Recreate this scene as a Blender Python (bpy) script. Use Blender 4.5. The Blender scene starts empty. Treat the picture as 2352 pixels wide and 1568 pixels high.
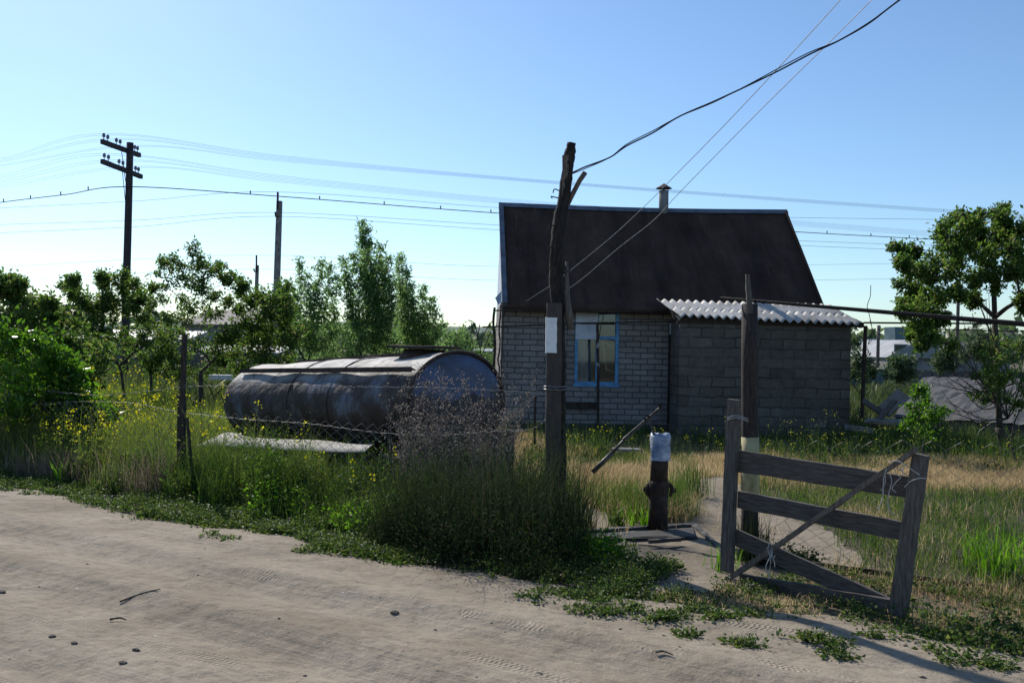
import bpy, math, random
import numpy as np
from mathutils import Vector, Matrix
random.seed(7); RNG = np.random.default_rng(7)
S = bpy.context.scene
COL = S.collection
# ---------------------------------------------------------------- camera
F = 2150.0; W2, H2 = 1176.0, 784.0
cam_d = bpy.data.cameras.new("camera"); cam = bpy.data.objects.new("camera", cam_d); COL.objects.link(cam)
cam_d.lens = 36*F/2352; cam_d.sensor_width = 36; cam_d.clip_end = 6000; cam_d.clip_start = 0.05
CR = Matrix.Rotation(math.radians(90.16), 3, 'X') @ Matrix.Rotation(math.radians(1.1), 3, 'Z')
EYE = Vector((0, 0, 1.6))
cam.matrix_world = Matrix.Translation(EYE) @ CR.to_4x4()
S.camera = cam
# ---------------------------------------------------------------- light
SUN_EL = 37.0; SUN_AZ = 30.0      # azimuth: degrees left of straight ahead (+Y)
w = bpy.data.worlds.new("World"); S.world = w; w.use_nodes = True
nt = w.node_tree; nt.nodes.clear()
sky = nt.nodes.new('ShaderNodeTexSky'); sky.sky_type = 'NISHITA'; sky.sun_disc = False
sky.sun_elevation = math.radians(SUN_EL); sky.sun_rotation = math.radians(-SUN_AZ)
sky.air_density = 1.0; sky.dust_density = 0.4; sky.ozone_density = 2.0; sky.altitude = 100
bg = nt.nodes.new('ShaderNodeBackground'); bg.inputs[1].default_value = 0.13
out = nt.nodes.new('ShaderNodeOutputWorld')
tint = nt.nodes.new('ShaderNodeMix'); tint.data_type = 'RGBA'; tint.blend_type = 'MULTIPLY'; tint.inputs[0].default_value = 1; tint.inputs[7].default_value = (.79, .94, 1.08, 1)
nt.links.new(sky.outputs[0], tint.inputs[6]); nt.links.new(tint.outputs[2], bg.inputs[0]); nt.links.new(bg.outputs[0], out.inputs[0])
sd = bpy.data.lights.new("sun", 'SUN'); sd.energy = 5.0; sd.angle = math.radians(0.5); sd.color = (1, .95, .87)
sun = bpy.data.objects.new("sun", sd); COL.objects.link(sun)
a, e = math.radians(SUN_AZ), math.radians(SUN_EL)
SUND = Vector((-math.sin(a)*math.cos(e), math.cos(a)*math.cos(e), math.sin(e)))
sun.rotation_euler = SUND.to_track_quat('Z', 'Y').to_euler(); sun.location = SUND*60
S.view_settings.view_transform = 'Standard'; S.view_settings.look = 'None'
S.view_settings.exposure = 0.0; S.view_settings.gamma = 1.0
S.render.engine = 'CYCLES'
# ---------------------------------------------------------------- geometry helpers
def ray(px, py): return CR @ Vector(((px-W2)/F, -(py-H2)/F, -1.0))
def G(px, py, z=0.0):                       # where the sight line meets height z
    d = ray(px, py); return EYE + d*((z-EYE.z)/d.z)
def D(px, py, Y):                           # the point at distance Y on the sight line
    d = ray(px, py); return EYE + d*(Y/d.y)
def PL(px, py, p, q, off=0.0):              # the sight line on a vertical plane through p, q
    n = Vector((-(q.y-p.y), q.x-p.x, 0)).normalized()
    if n.y > 0: n = -n
    p0 = Vector((p.x, p.y, 0)) + n*off
    d = ray(px, py); return EYE + d*((p0-EYE).dot(n)/d.dot(n))
def nrm(v): return v/np.maximum(np.linalg.norm(v, axis=-1, keepdims=True), 1e-9)
def vnoise(x, y, seed=0):
    r = np.random.default_rng(seed).random((64, 64))
    xi = np.floor(x).astype(int); yi = np.floor(y).astype(int); fx = x-xi; fy = y-yi
    fx = fx*fx*(3-2*fx); fy = fy*fy*(3-2*fy)
    g = lambda i, j: r[i % 64, j % 64]
    return (g(xi, yi)*(1-fx)+g(xi+1, yi)*fx)*(1-fy) + (g(xi, yi+1)*(1-fx)+g(xi+1, yi+1)*fx)*fy
def fbm(x, y, seed=0, o=4):
    s = 0; a = .5
    for k in range(o): s = s+a*vnoise(x*2**k, y*2**k, seed+k); a *= .5
    return s
def tag(o, label=None, cat=None, group=None, kind=None):
    if label: o['label'] = label
    if cat: o['category'] = cat
    if group: o['group'] = group
    if kind: o['kind'] = kind
    return o
def thing(name, label, cat, loc=(0, 0, 0), rotz=0, group=None):
    o = bpy.data.objects.new(name, None); COL.objects.link(o); o.empty_display_size = .1
    o.location = loc; o.rotation_euler = (0, 0, rotz); tag(o, label, cat, group)
    bpy.context.view_layer.update()
    return o
def npmesh(name, V, T, mat, parent=None, rnd=None, origin=None, smooth=False):
    V = np.asarray(V, dtype=np.float64); T = np.asarray(T, dtype=np.int32)
    loc = None
    if parent is not None:
        m = parent; M = Matrix.Identity(4)
        while m is not None: M = Matrix.Translation(m.location) @ m.rotation_euler.to_matrix().to_4x4() @ M; m = m.parent
        M = np.array(M.inverted()); V = V @ M[:3, :3].T + M[:3, 3]
    elif origin is not None:
        V = V-np.array(origin); loc = origin
    me = bpy.data.meshes.new(name); k = T.shape[1]
    me.vertices.add(len(V)); me.vertices.foreach_set('co', V.astype(np.float32).ravel())
    me.loops.add(T.size); me.loops.foreach_set('vertex_index', T.ravel())
    me.polygons.add(len(T)); me.polygons.foreach_set('loop_start', np.arange(0, T.size, k, dtype=np.int32))
    if smooth: me.polygons.foreach_set('use_smooth', np.ones(len(T), dtype=bool))
    me.update(calc_edges=True)
    if rnd is not None:
        at = me.attributes.new('rnd', 'FLOAT', 'POINT'); at.data.foreach_set('value', np.asarray(rnd, dtype=np.float32))
    me.materials.append(mat)
    o = bpy.data.objects.new(name, me); COL.objects.link(o)
    if parent is not None: o.parent = parent
    if loc is not None: o.location = loc
    return o
class MB:
    def __init__(s): s.v = []; s.f = []
    def add(s, vs, fs):
        b = len(s.v); s.v += [tuple(p) for p in vs]; s.f += [tuple(i+b for i in f) for f in fs]; return s
    def hexa(s, c):     # 8 corners, bottom ring then top ring
        return s.add(c, [(3, 2, 1, 0), (4, 5, 6, 7), (0, 1, 5, 4), (1, 2, 6, 5), (2, 3, 7, 6), (3, 0, 4, 7)])
    def box(s, x0, x1, y0, y1, z0, z1):
        return s.hexa([(x0, y0, z0), (x1, y0, z0), (x1, y1, z0), (x0, y1, z0), (x0, y0, z1), (x1, y0, z1), (x1, y1, z1), (x0, y1, z1)])
    def tube(s, pts, rad, n=8, jit=0.0, squash=1.0):
        pts = [Vector(p) for p in pts]; m = len(pts)
        if not hasattr(rad, '__len__'): rad = [rad]*m
        b = len(s.v); up = Vector((0, 0, 1)); ref = None
        for i, p in enumerate(pts):
            t = (pts[min(i+1, m-1)]-pts[max(i-1, 0)]).normalized()
            if ref is None: ref = (Vector((1, 0, 0)) if abs(t.x) < .8 else Vector((0, 1, 0)))
            u = (ref-t*ref.dot(t)).normalized(); w_ = t.cross(u); ref = u
            for k in range(n):
                an = 2*math.pi*k/n; r = rad[i]*(1+jit*(random.random()-.5))
                s.v.append(tuple(p+u*math.cos(an)*r+w_*math.sin(an)*r*squash))
        for i in range(m-1):
            for k in range(n):
                a0 = b+i*n+k; a1 = b+i*n+(k+1) % n; s.f.append((a0, a1, a1+n, a0+n))
        s.f.append(tuple(b+k for k in reversed(range(n)))); s.f.append(tuple(b+(m-1)*n+k for k in range(n)))
        return s
    def plank(s, a, b, w, t, side, seg=8, jit=.002, w2=None):
        # a,b centre line; side = unit vector of the width; thickness along the cross product
        a = Vector(a); b = Vector(b); ax = (b-a).normalized(); side = (Vector(side)-ax*Vector(side).dot(ax)).normalized(); nn = ax.cross(side)
        w2 = w if w2 is None else w2; base = len(s.v)
        for i in range(seg+1):
            q = i/seg; c = a+(b-a)*q; ww = w+(w2-w)*q
            for (p, r) in ((-1, -1), (1, -1), (1, 1), (-1, 1)):
                s.v.append(tuple(c+side*(p*(ww/2)+random.uniform(-jit, jit))+nn*(r*t/2+random.uniform(-jit, jit)*.5)))
        for i in range(seg):
            for k in range(4):
                a0 = base+i*4+k; a1 = base+i*4+(k+1) % 4; s.f.append((a0, a1, a1+4, a0+4))
        s.f.append((base+3, base+2, base+1, base)); e = base+seg*4; s.f.append((e, e+1, e+2, e+3))
        return s
    def build(s, name, mat, parent=None, origin=None, smooth=False, local=False, bevel=0):
        vs = s.v
        M = None
        if parent is not None and not local:
            m = parent; M = Matrix.Identity(4)
            while m is not None: M = Matrix.Translation(m.location) @ m.rotation_euler.to_matrix().to_4x4() @ M; m = m.parent
            M = M.inverted(); vs = [tuple(M @ Vector(p)) for p in vs]
        elif origin is not None: o3 = Vector(origin); vs = [tuple(Vector(p)-o3) for p in vs]
        me = bpy.data.meshes.new(name); me.from_pydata(vs, [], s.f); me.materials.append(mat)
        if smooth:
            me.polygons.foreach_set('use_smooth', [len(p.vertices) <= 4 for p in me.polygons])
        me.update()
        o = bpy.data.objects.new(name, me); COL.objects.link(o)
        if parent is not None: o.parent = parent
        elif origin is not None: o.location = origin
        if bevel:
            md = o.modifiers.new('bevel', 'BEVEL'); md.width = bevel; md.segments = 2; md.limit_method = 'ANGLE'
        return o
def spline(pts, n=10):
    pts = [Vector(p) for p in pts]; P = [pts[0]*2-pts[1]]+pts+[pts[-1]*2-pts[-2]]; o = []
    for i in range(1, len(P)-2):
        p0, p1, p2, p3 = P[i-1:i+3]
        for k in range(n):
            t = k/n; o.append(.5*((2*p1)+(p2-p0)*t+(2*p0-5*p1+4*p2-p3)*t*t+(3*p1-p0-3*p2+p3)*t**3))
    o.append(pts[-1]); return o
# ---------------------------------------------------------------- materials
def newmat(name):
    m = bpy.data.materials.new(name); m.use_nodes = True; n = m.node_tree; n.nodes.clear()
    o = n.nodes.new('ShaderNodeOutputMaterial'); b = n.nodes.new('ShaderNodeBsdfPrincipled')
    n.links.new(b.outputs[0], o.inputs[0]); return m, n, b, o
def coords(n, scale=(1, 1, 1), rot=0, kind='Object'):
    tc = n.nodes.new('ShaderNodeTexCoord'); mp = n.nodes.new('ShaderNodeMapping')
    mp.inputs['Scale'].default_value = scale; mp.inputs['Rotation'].default_value = (0, 0, rot)
    n.links.new(tc.outputs[kind], mp.inputs[0]); return mp.outputs[0]
def noise(n, vec, sc, det=5, rough=.6):
    t = n.nodes.new('ShaderNodeTexNoise'); t.inputs['Scale'].default_value = sc; t.inputs['Detail'].default_value = det
    t.inputs['Roughness'].default_value = rough; n.links.new(vec, t.inputs['Vector']); return t.outputs['Fac']
def ramp(n, fac, stops):
    r = n.nodes.new('ShaderNodeValToRGB'); el = r.color_ramp.elements
    while len(el) < len(stops): el.new(.5)
    for k, (p, c) in enumerate(stops): el[k].position = p; el[k].color = (*c, 1)
    n.links.new(fac, r.inputs[0]); return r.outputs[0]
def mixc(n, fac, A, B, mode='MIX'):
    m = n.nodes.new('ShaderNodeMix'); m.data_type = 'RGBA'; m.blend_type = mode
    for sock, val in ((m.inputs[0], fac), (m.inputs[6], A), (m.inputs[7], B)):
        if isinstance(val, (int, float)): sock.default_value = val
        elif isinstance(val, tuple): sock.default_value = (*val, 1)
        else: n.links.new(val, sock)
    return m.outputs[2]
def math_(n, op, a, b=None, clamp=False):
    m = n.nodes.new('ShaderNodeMath'); m.operation = op; m.use_clamp = clamp
    for i, v in enumerate((a, b)):
        if v is None: continue
        if isinstance(v, (int, float)): m.inputs[i].default_value = v
        else: n.links.new(v, m.inputs[i])
    return m.outputs[0]
def bump(n, b, h, st=.5, dist=.01, prev=None):
    bp = n.nodes.new('ShaderNodeBump'); bp.inputs['Strength'].default_value = st; bp.inputs['Distance'].default_value = dist
    n.links.new(h, bp.inputs['Height'])
    if prev is not None: n.links.new(prev, bp.inputs['Normal'])
    n.links.new(bp.outputs[0], b.inputs['Normal']); return bp.outputs[0]
def simple(name, cols, sc=8, scale=(1, 1, 1), rough=.85, metal=0, bst=.5, bd=.005, sc2=None, det=6):
    m, n, b, o = newmat(name); v = coords(n, scale)
    f = noise(n, v, sc, det); k = len(cols)
    n.links.new(ramp(n, f, [(.32+.36*i/(k-1), c) for i, c in enumerate(cols)]), b.inputs['Base Color'])
    b.inputs['Roughness'].default_value = rough; b.inputs['Metallic'].default_value = metal
    bump(n, b, noise(n, v, sc2 or sc*4, 6), bst, bd); return m
def leafmat(name, c0, c1, c2=None, trans=.5, rough=.5, spec=.3):
    m, n, b, o = newmat(name); at = n.nodes.new('ShaderNodeAttribute'); at.attribute_name = 'rnd'
    st = [(0, c0), (.6, c1)] + ([(1, c2)] if c2 else [])
    c = ramp(n, at.outputs['Fac'], st); n.links.new(c, b.inputs['Base Color'])
    b.inputs['Roughness'].default_value = rough; b.inputs['Specular IOR Level'].default_value = spec
    t = n.nodes.new('ShaderNodeBsdfTranslucent'); hs = n.nodes.new('ShaderNodeHueSaturation')
    hs.inputs['Hue'].default_value = .485; hs.inputs['Value'].default_value = 2.1; hs.inputs['Saturation'].default_value = 1.1
    n.links.new(c, hs.inputs['Color']); n.links.new(hs.outputs[0], t.inputs[0])
    mx = n.nodes.new('ShaderNodeMixShader'); mx.inputs[0].default_value = trans
    n.links.new(b.outputs[0], mx.inputs[1]); n.links.new(t.outputs[0], mx.inputs[2]); n.links.new(mx.outputs[0], o.inputs[0]); return m
M = {}
M['wood_gray'] = simple('wood_gray', [(.042, .036, .031), (.095, .08, .068), (.15, .13, .112)], 3, (30, 30, 3), .85, 0, .7, .004)
M['wood_gray_h'] = simple('wood_gray_h', [(.035, .029, .025), (.075, .062, .053), (.12, .102, .088)], 3, (3, 3, 34), .85, 0, .7, .004)
M['wood_dark'] = simple('wood_dark', [(.013, .010, .009), (.036, .025, .020), (.075, .052, .042)], 3, (22, 22, 3), .85, 0, .9, .008)
M['log_dark'] = simple('log_dark', [(.008, .0065, .006), (.02, .015, .012), (.055, .042, .034)], 4, (12, 12, 2.2), .9, 0, 1, .015)
M['log_bare'] = simple('log_bare', [(.07, .05, .04), (.14, .11, .09), (.2, .17, .14)], 4, (16, 16, 2), .9, 0, .8, .01)
M['brown_paint'] = simple('brown_paint', [(.02, .014, .012), (.036, .025, .021), (.06, .043, .036)], 6, (4, 4, 1), .6, 0, .4, .003)
M['white_paint'] = simple('white_paint', [(.62, .62, .62), (.78, .78, .78), (.85, .85, .85)], 14, (1, 1, 1), .8, 0, .5, .003)
M['cream_paint'] = simple('cream_paint', [(.22, .18, .08), (.42, .36, .19), (.5, .44, .26)], 9, (1, 1, .5), .8, 0, .5, .003)
M['rust'] = simple('rust', [(.018, .012, .010), (.04, .024, .018), (.085, .05, .034)], 12, (1, 1, 1), .8, .2, .8, .004)
M['steel'] = simple('steel', [(.03, .028, .026), (.06, .056, .052), (.12, .11, .10)], 20, (1, 1, 1), .55, .5, .4, .002)
M['wire'] = simple('wire', [(.20, .19, .18), (.3, .29, .28), (.4, .38, .36)], 30, (1, 1, 1), .5, .6, .1, .001)
M['barb'] = simple('barb', [(.12, .11, .10), (.2, .19, .18), (.28, .26, .25)], 30, (1, 1, 1), .6, .4, .1, .001)
M['net'] = simple('net', [(.10, .09, .08), (.16, .15, .14), (.22, .2, .19)], 10, (1, 1, 1), .5, .3, .1, .001)
M['cable'] = simple('cable', [(.01, .01, .012), (.015, .015, .018), (.02, .02, .022)], 10, (1, 1, 1), .6, 0, .1, .001)
M['farwire'] = simple('farwire', [(.10, .11, .13), (.14, .15, .17), (.18, .19, .2)], 3, (1, 1, 1), .6, 0, .1, .001)
M['creosote'] = simple('creosote', [(.02, .016, .018), (.04, .03, .032), (.07, .05, .05)], 3, (6, 6, .8), .85, 0, .6, .01)
M['concrete'] = simple('concrete', [(.12, .112, .105), (.20, .19, .18), (.28, .265, .25)], 5, (1, 1, 1), .92, 0, .6, .01)
M['concrete_dark'] = simple('concrete_dark', [(.03, .028, .026), (.055, .052, .048), (.10, .095, .088)], 7, (1, 1, 1), .8, 0, .8, .01)
M['insul'] = simple('insul', [(.10, .10, .12), (.18, .18, .2), (.22, .22, .25)], 10, (1, 1, 1), .3, 0, .1, .001)
M['blue_paint'] = simple('blue_paint', [(.07, .17, .30), (.09, .27, .48), (.13, .33, .54)], 9, (1, 1, 1), .6, 0, .4, .002)
M['board_white'] = simple('board_white', [(.42, .45, .52), (.55, .58, .65), (.6, .63, .7)], 6, (1, 1, 1), .7, 0, .2, .002)
M['trim_metal'] = simple('trim_metal', [(.08, .09, .11), (.12, .14, .17), (.17, .19, .22)], 5, (1, 1, 1), .55, .3, .3, .002)
M['cloth'] = simple('cloth', [(.25, .30, .38), (.42, .47, .55), (.5, .53, .58)], 6, (8, 1, 1), .9, 0, .4, .01)
M['ochre'] = simple('ochre', [(.35, .27, .10), (.48, .38, .17), (.55, .45, .22)], 6, (1, 1, 1), .7, 0, .3, .003)
M['dark_in'] = simple('dark_in', [(.05, .048, .035), (.09, .085, .05), (.15, .14, .08)], 3, (1, 1, 1), .9, 0, .1, .003)
M['bag'] = simple('bag', [(.10, .16, .30), (.30, .36, .48), (.62, .64, .68)], 9, (1, 1, 1.4), .35, 0, .8, .012)
M['twine'] = simple('twine', [(.3, .29, .27), (.42, .4, .38), (.5, .48, .46)], 30, (1, 1, 1), .9, 0, .1, .001)
M['bark'] = simple('bark', [(.03, .024, .018), (.065, .052, .04), (.11, .09, .07)], 5, (6, 6, 1), .95, 0, .8, .01)
M['drystalk'] = leafmat('drystalk', (.16, .12, .10), (.30, .25, .20), (.42, .36, .30), .15, .8)
M['stalk'] = simple('stalk', [(.10, .08, .07), (.17, .145, .12), (.26, .22, .19)], 12, (1, 1, 1), .9, 0, .1, .002)
M['clod'] = simple('clod', [(.05, .042, .034), (.10, .082, .064), (.17, .14, .11)], 20, (1, 1, 1), .95, 0, 1, .01)
M['sheet'] = simple('sheet', [(.17, .155, .145), (.25, .235, .22), (.32, .30, .28)], 5, (1, 1, 1), .75, .1, .5, .006)
M['slate'] = simple('slate', [(.28, .265, .245), (.44, .42, .395), (.56, .54, .51)], 3, (1, 1, 1), .8, 0, .5, .004)
M['mound'] = simple('mound', [(.04, .037, .035), (.062, .057, .054), (.085, .079, .073)], 2, (1, 1, 1), .9, 0, .7, .02)
M['far_roof_white'] = simple('far_roof_white', [(.2, .2, .2), (.27, .27, .27), (.34, .34, .34)], 1, (1, 1, 1), .6, 0, .2, .01)
M['far_roof_blue'] = simple('far_roof_blue', [(.06, .11, .13), (.09, .15, .17), (.13, .19, .21)], 1, (1, 1, 1), .6, .1, .2, .01)
M['far_roof_brown'] = simple('far_roof_brown', [(.07, .06, .06), (.12, .10, .095), (.17, .15, .14)], 1, (1, 1, 1), .8, 0, .2, .01)
M['far_wall'] = simple('far_wall', [(.12, .12, .115), (.2, .19, .18), (.28, .26, .25)], .8, (1, 1, 1), .9, 0, .2, .01)
M['far_wall_dark'] = simple('far_wall_dark', [(.08, .07, .065), (.12, .11, .10), (.17, .15, .14)], .8, (1, 1, 1), .9, 0, .2, .01)
# leaves
M['leaf_apr'] = leafmat('leaf_apr', (.032, .068, .015), (.075, .145, .03), (.15, .14, .055), .5)
M['leaf_bush'] = leafmat('leaf_bush', (.03, .078, .012), (.068, .165, .022), (.115, .23, .033), .48, .3)
M['leaf_elm'] = leafmat('leaf_elm', (.06, .12, .045), (.13, .22, .075), (.18, .27, .10), .55)
M['leaf_far'] = leafmat('leaf_far', (.035, .06, .03), (.07, .11, .045), (.10, .14, .06), .3)
M['grass_green'] = leafmat('grass_green', (.025, .052, .013), (.05, .095, .02), (.11, .135, .042), .42)
M['grass_dark'] = leafmat('grass_dark', (.014, .028, .012), (.026, .045, .018), (.07, .068, .04), .2, .8, .05)
M['grass_field'] = leafmat('grass_field', (.025, .045, .014), (.05, .08, .025), (.11, .11, .05), .35)
M['grass_weed'] = leafmat('grass_weed', (.025, .055, .012), (.045, .105, .018), (.09, .16, .03), .45)
M['grass_must'] = leafmat('grass_must', (.05, .085, .018), (.10, .15, .03), (.19, .22, .06), .5)
M['grass_bright'] = leafmat('grass_bright', (.04, .11, .012), (.07, .18, .02), (.13, .24, .04), .5)
M['grass_dry'] = leafmat('grass_dry', (.19, .155, .08), (.345, .28, .155), (.45, .38, .24), .45, .7)
M['grass_grey'] = leafmat('grass_grey', (.09, .08, .05), (.17, .14, .10), (.27, .23, .17), .3, .8)
M['flower'] = leafmat('flower', (.36, .38, .02), (.5, .5, .03), (.6, .6, .08), .35)
M['pale_seed'] = leafmat('pale_seed', (.3, .3, .16), (.45, .45, .25), (.5, .5, .3), .4)

# brick
def brickmat(name, bw, rh, mortar, c1, c2, cm, rough_n=.3, off=.5, stain=None):
    m, n, b, o = newmat(name)
    tc = n.nodes.new('ShaderNodeTexCoord'); sp = n.nodes.new('ShaderNodeSeparateXYZ'); n.links.new(tc.outputs['Object'], sp.inputs[0])
    cb = n.nodes.new('ShaderNodeCombineXYZ'); n.links.new(math_(n, 'ADD', sp.outputs[0], sp.outputs[1]), cb.inputs[0]); n.links.new(sp.outputs[2], cb.inputs[1])
    # a little wobble so that the courses are not ruler straight
    nz = n.nodes.new('ShaderNodeTexNoise'); nz.inputs['Scale'].default_value = 5; nz.inputs['Detail'].default_value = 5
    n.links.new(cb.outputs[0], nz.inputs['Vector'])
    vm = n.nodes.new('ShaderNodeVectorMath'); vm.operation = 'MULTIPLY_ADD'; n.links.new(nz.outputs['Color'], vm.inputs[0])
    vm.inputs[1].default_value = (rough_n*.06,)*3; n.links.new(cb.outputs[0], vm.inputs[2])
    br = n.nodes.new('ShaderNodeTexBrick'); n.links.new(vm.outputs[0], br.inputs['Vector'])
    br.inputs['Scale'].default_value = 1; br.inputs['Brick Width'].default_value = bw; br.inputs['Row Height'].default_value = rh
    br.inputs['Mortar Size'].default_value = mortar; br.inputs['Mortar Smooth'].default_value = .25; br.inputs['Bias'].default_value = 0; br.offset = off
    br.inputs['Color1'].default_value = (*c1, 1); br.inputs['Color2'].default_value = (*c2, 1); br.inputs['Mortar'].default_value = (*cm, 1)
    big = noise(n, tc.outputs['Object'], 1.3, 6); fine = noise(n, tc.outputs['Object'], 30, 5)
    c = mixc(n, 1.0, br.outputs['Color'], ramp(n, big, [(.3, (.62, .60, .58)), (.62, (1, 1, 1))]), 'MULTIPLY')
    c = mixc(n, 1.0, c, ramp(n, fine, [(.3, (.72, .72, .72)), (.65, (1.0, 1.0, 1.0))]), 'MULTIPLY')
    if stain:   # mortar smeared over much of the wall, hiding joints
        sm = ramp(n, noise(n, tc.outputs['Object'], 1.9, 7, .65), [(.44, (0, 0, 0)), (.56, (1, 1, 1))])
        c = mixc(n, math_(n, 'MULTIPLY', sm, .8), c, ramp(n, noise(n, tc.outputs['Object'], 7, 6, .7), [(.3, (.07, .06, .052)), (.7, (.155, .134, .115))]))
    n.links.new(c, b.inputs['Base Color']); b.inputs['Roughness'].default_value = .93
    inv = math_(n, 'SUBTRACT', 1.0, br.outputs['Fac']); p = bump(n, b, inv, .9, .012); bump(n, b, fine, .5, .006, p)
    return m
M['brick'] = brickmat('brick', .262, .100, .010, (.37, .33, .315), (.28, .248, .238), (.12, .108, .104), .45)
M['block'] = brickmat('block', .40, .165, .010, (.20, .175, .152), (.11, .095, .082), (.055, .047, .04), 1.5, stain=True)
# roof felt
m, n, b, o = newmat('roof_brown'); v = coords(n)
c = ramp(n, noise(n, v, 1.6, 8, .7), [(.3, (.048, .030, .023)), (.5, (.064, .041, .031)), (.7, (.085, .056, .043))])
st = ramp(n, noise(n, coords(n, (9, .7, .7)), 1.4, 5), [(.62, (0, 0, 0)), (.72, (1, 1, 1))])
c = mixc(n, math_(n, 'MULTIPLY', st, .55), c, (.15, .10, .08)); c = mixc(n, 1.0, c, ramp(n, noise(n, coords(n, (2.2, .35, .35)), 1.2, 7, .7), [(.35, (.6, .6, .62)), (.65, (1.25, 1.2, 1.15))]), 'MULTIPLY'); n.links.new(c, b.inputs['Base Color']); b.inputs['Roughness'].default_value = .95; b.inputs['Specular IOR Level'].default_value = .12
bump(n, b, noise(n, v, 25, 6), .6, .006); M['roof_brown'] = m
# tank
m, n, b, o = newmat('tank_metal'); v = coords(n)
f = noise(n, v, 1.7, 9, .68)
c = ramp(n, f, [(.38, (.028, .020, .017)), (.50, (.055, .041, .035)), (.56, (.085, .075, .075)), (.62, (.14, .155, .19))])
f2 = ramp(n, noise(n, coords(n, (1, 1, .35)), 5, 8, .7), [(.52, (0, 0, 0)), (.68, (1, 1, 1))])
c = mixc(n, math_(n, 'MULTIPLY', f2, .85), c, (.05, .031, .023)); n.links.new(c, b.inputs['Base Color'])
b.inputs['Metallic'].default_value = .0; b.inputs['Specular IOR Level'].default_value = .3; n.links.new(math_(n, 'ADD', math_(n, 'MULTIPLY', f, .5), .45), b.inputs['Roughness'])
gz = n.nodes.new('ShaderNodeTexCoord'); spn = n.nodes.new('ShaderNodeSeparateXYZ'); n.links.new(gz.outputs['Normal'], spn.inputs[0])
lit_flakes = math_(n, 'MULTIPLY', ramp(n, spn.outputs[2], [(.55, (0, 0, 0)), (.8, (1, 1, 1))]), ramp(n, noise(n, v, 3.5, 7, .65), [(.40, (.25, .25, .25)), (.52, (1, 1, 1))]))  # upward faces lightened: flaking paint plus the sunlit top put into colour
c = mixc(n, math_(n, 'MULTIPLY', lit_flakes, .85), c, (.46, .43, .40)); n.links.new(c, b.inputs['Base Color'])
p = bump(n, b, noise(n, v, 2.2, 3), .8, .09); bump(n, b, noise(n, v, 30, 6), .5, .006, p); M['tank_metal'] = m
m, n, b, o = newmat('tank_blue'); v = coords(n)
f = noise(n, v, 2.4, 9, .7)
c = ramp(n, f, [(.36, (.05, .04, .038)), (.46, (.075, .085, .125)), (.6, (.09, .12, .21))])
spz = n.nodes.new('ShaderNodeSeparateXYZ'); n.links.new(v, spz.inputs[0])
lowr = ramp(n, math_(n, 'ADD', math_(n, 'MULTIPLY', spz.outputs[2], -1.0), math_(n, 'MULTIPLY', noise(n, v, 3, 6), .55)), [(.0, (0, 0, 0)), (.001, (0, 0, 0))])
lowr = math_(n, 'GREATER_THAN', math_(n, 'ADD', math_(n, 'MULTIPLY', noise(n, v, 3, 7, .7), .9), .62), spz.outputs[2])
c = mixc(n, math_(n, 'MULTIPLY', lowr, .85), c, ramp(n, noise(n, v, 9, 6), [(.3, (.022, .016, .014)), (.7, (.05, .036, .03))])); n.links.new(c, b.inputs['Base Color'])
b.inputs['Roughness'].default_value = .6; b.inputs['Metallic'].default_value = .2; bump(n, b, noise(n, v, 18, 6), .4, .005); M['tank_blue'] = m
# glass
m, n, b, o = newmat('glass'); n.nodes.remove(b)
g = n.nodes.new('ShaderNodeBsdfGlossy'); g.inputs['Roughness'].default_value = .03; g.inputs['Color'].default_value = (.8, .85, .9, 1)
t = n.nodes.new('ShaderNodeBsdfTransparent'); t.inputs['Color'].default_value = (.75, .8, .8, 1); fr = n.nodes.new('ShaderNodeFresnel'); fr.inputs['IOR'].default_value = 1.45
mx = n.nodes.new('ShaderNodeMixShader'); n.links.new(math_(n, 'ADD', fr.outputs[0], .02), mx.inputs[0]); n.links.new(t.outputs[0], mx.inputs[1]); n.links.new(g.outputs[0], mx.inputs[2])
n.links.new(mx.outputs[0], o.inputs[0]); M['glass'] = m
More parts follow.
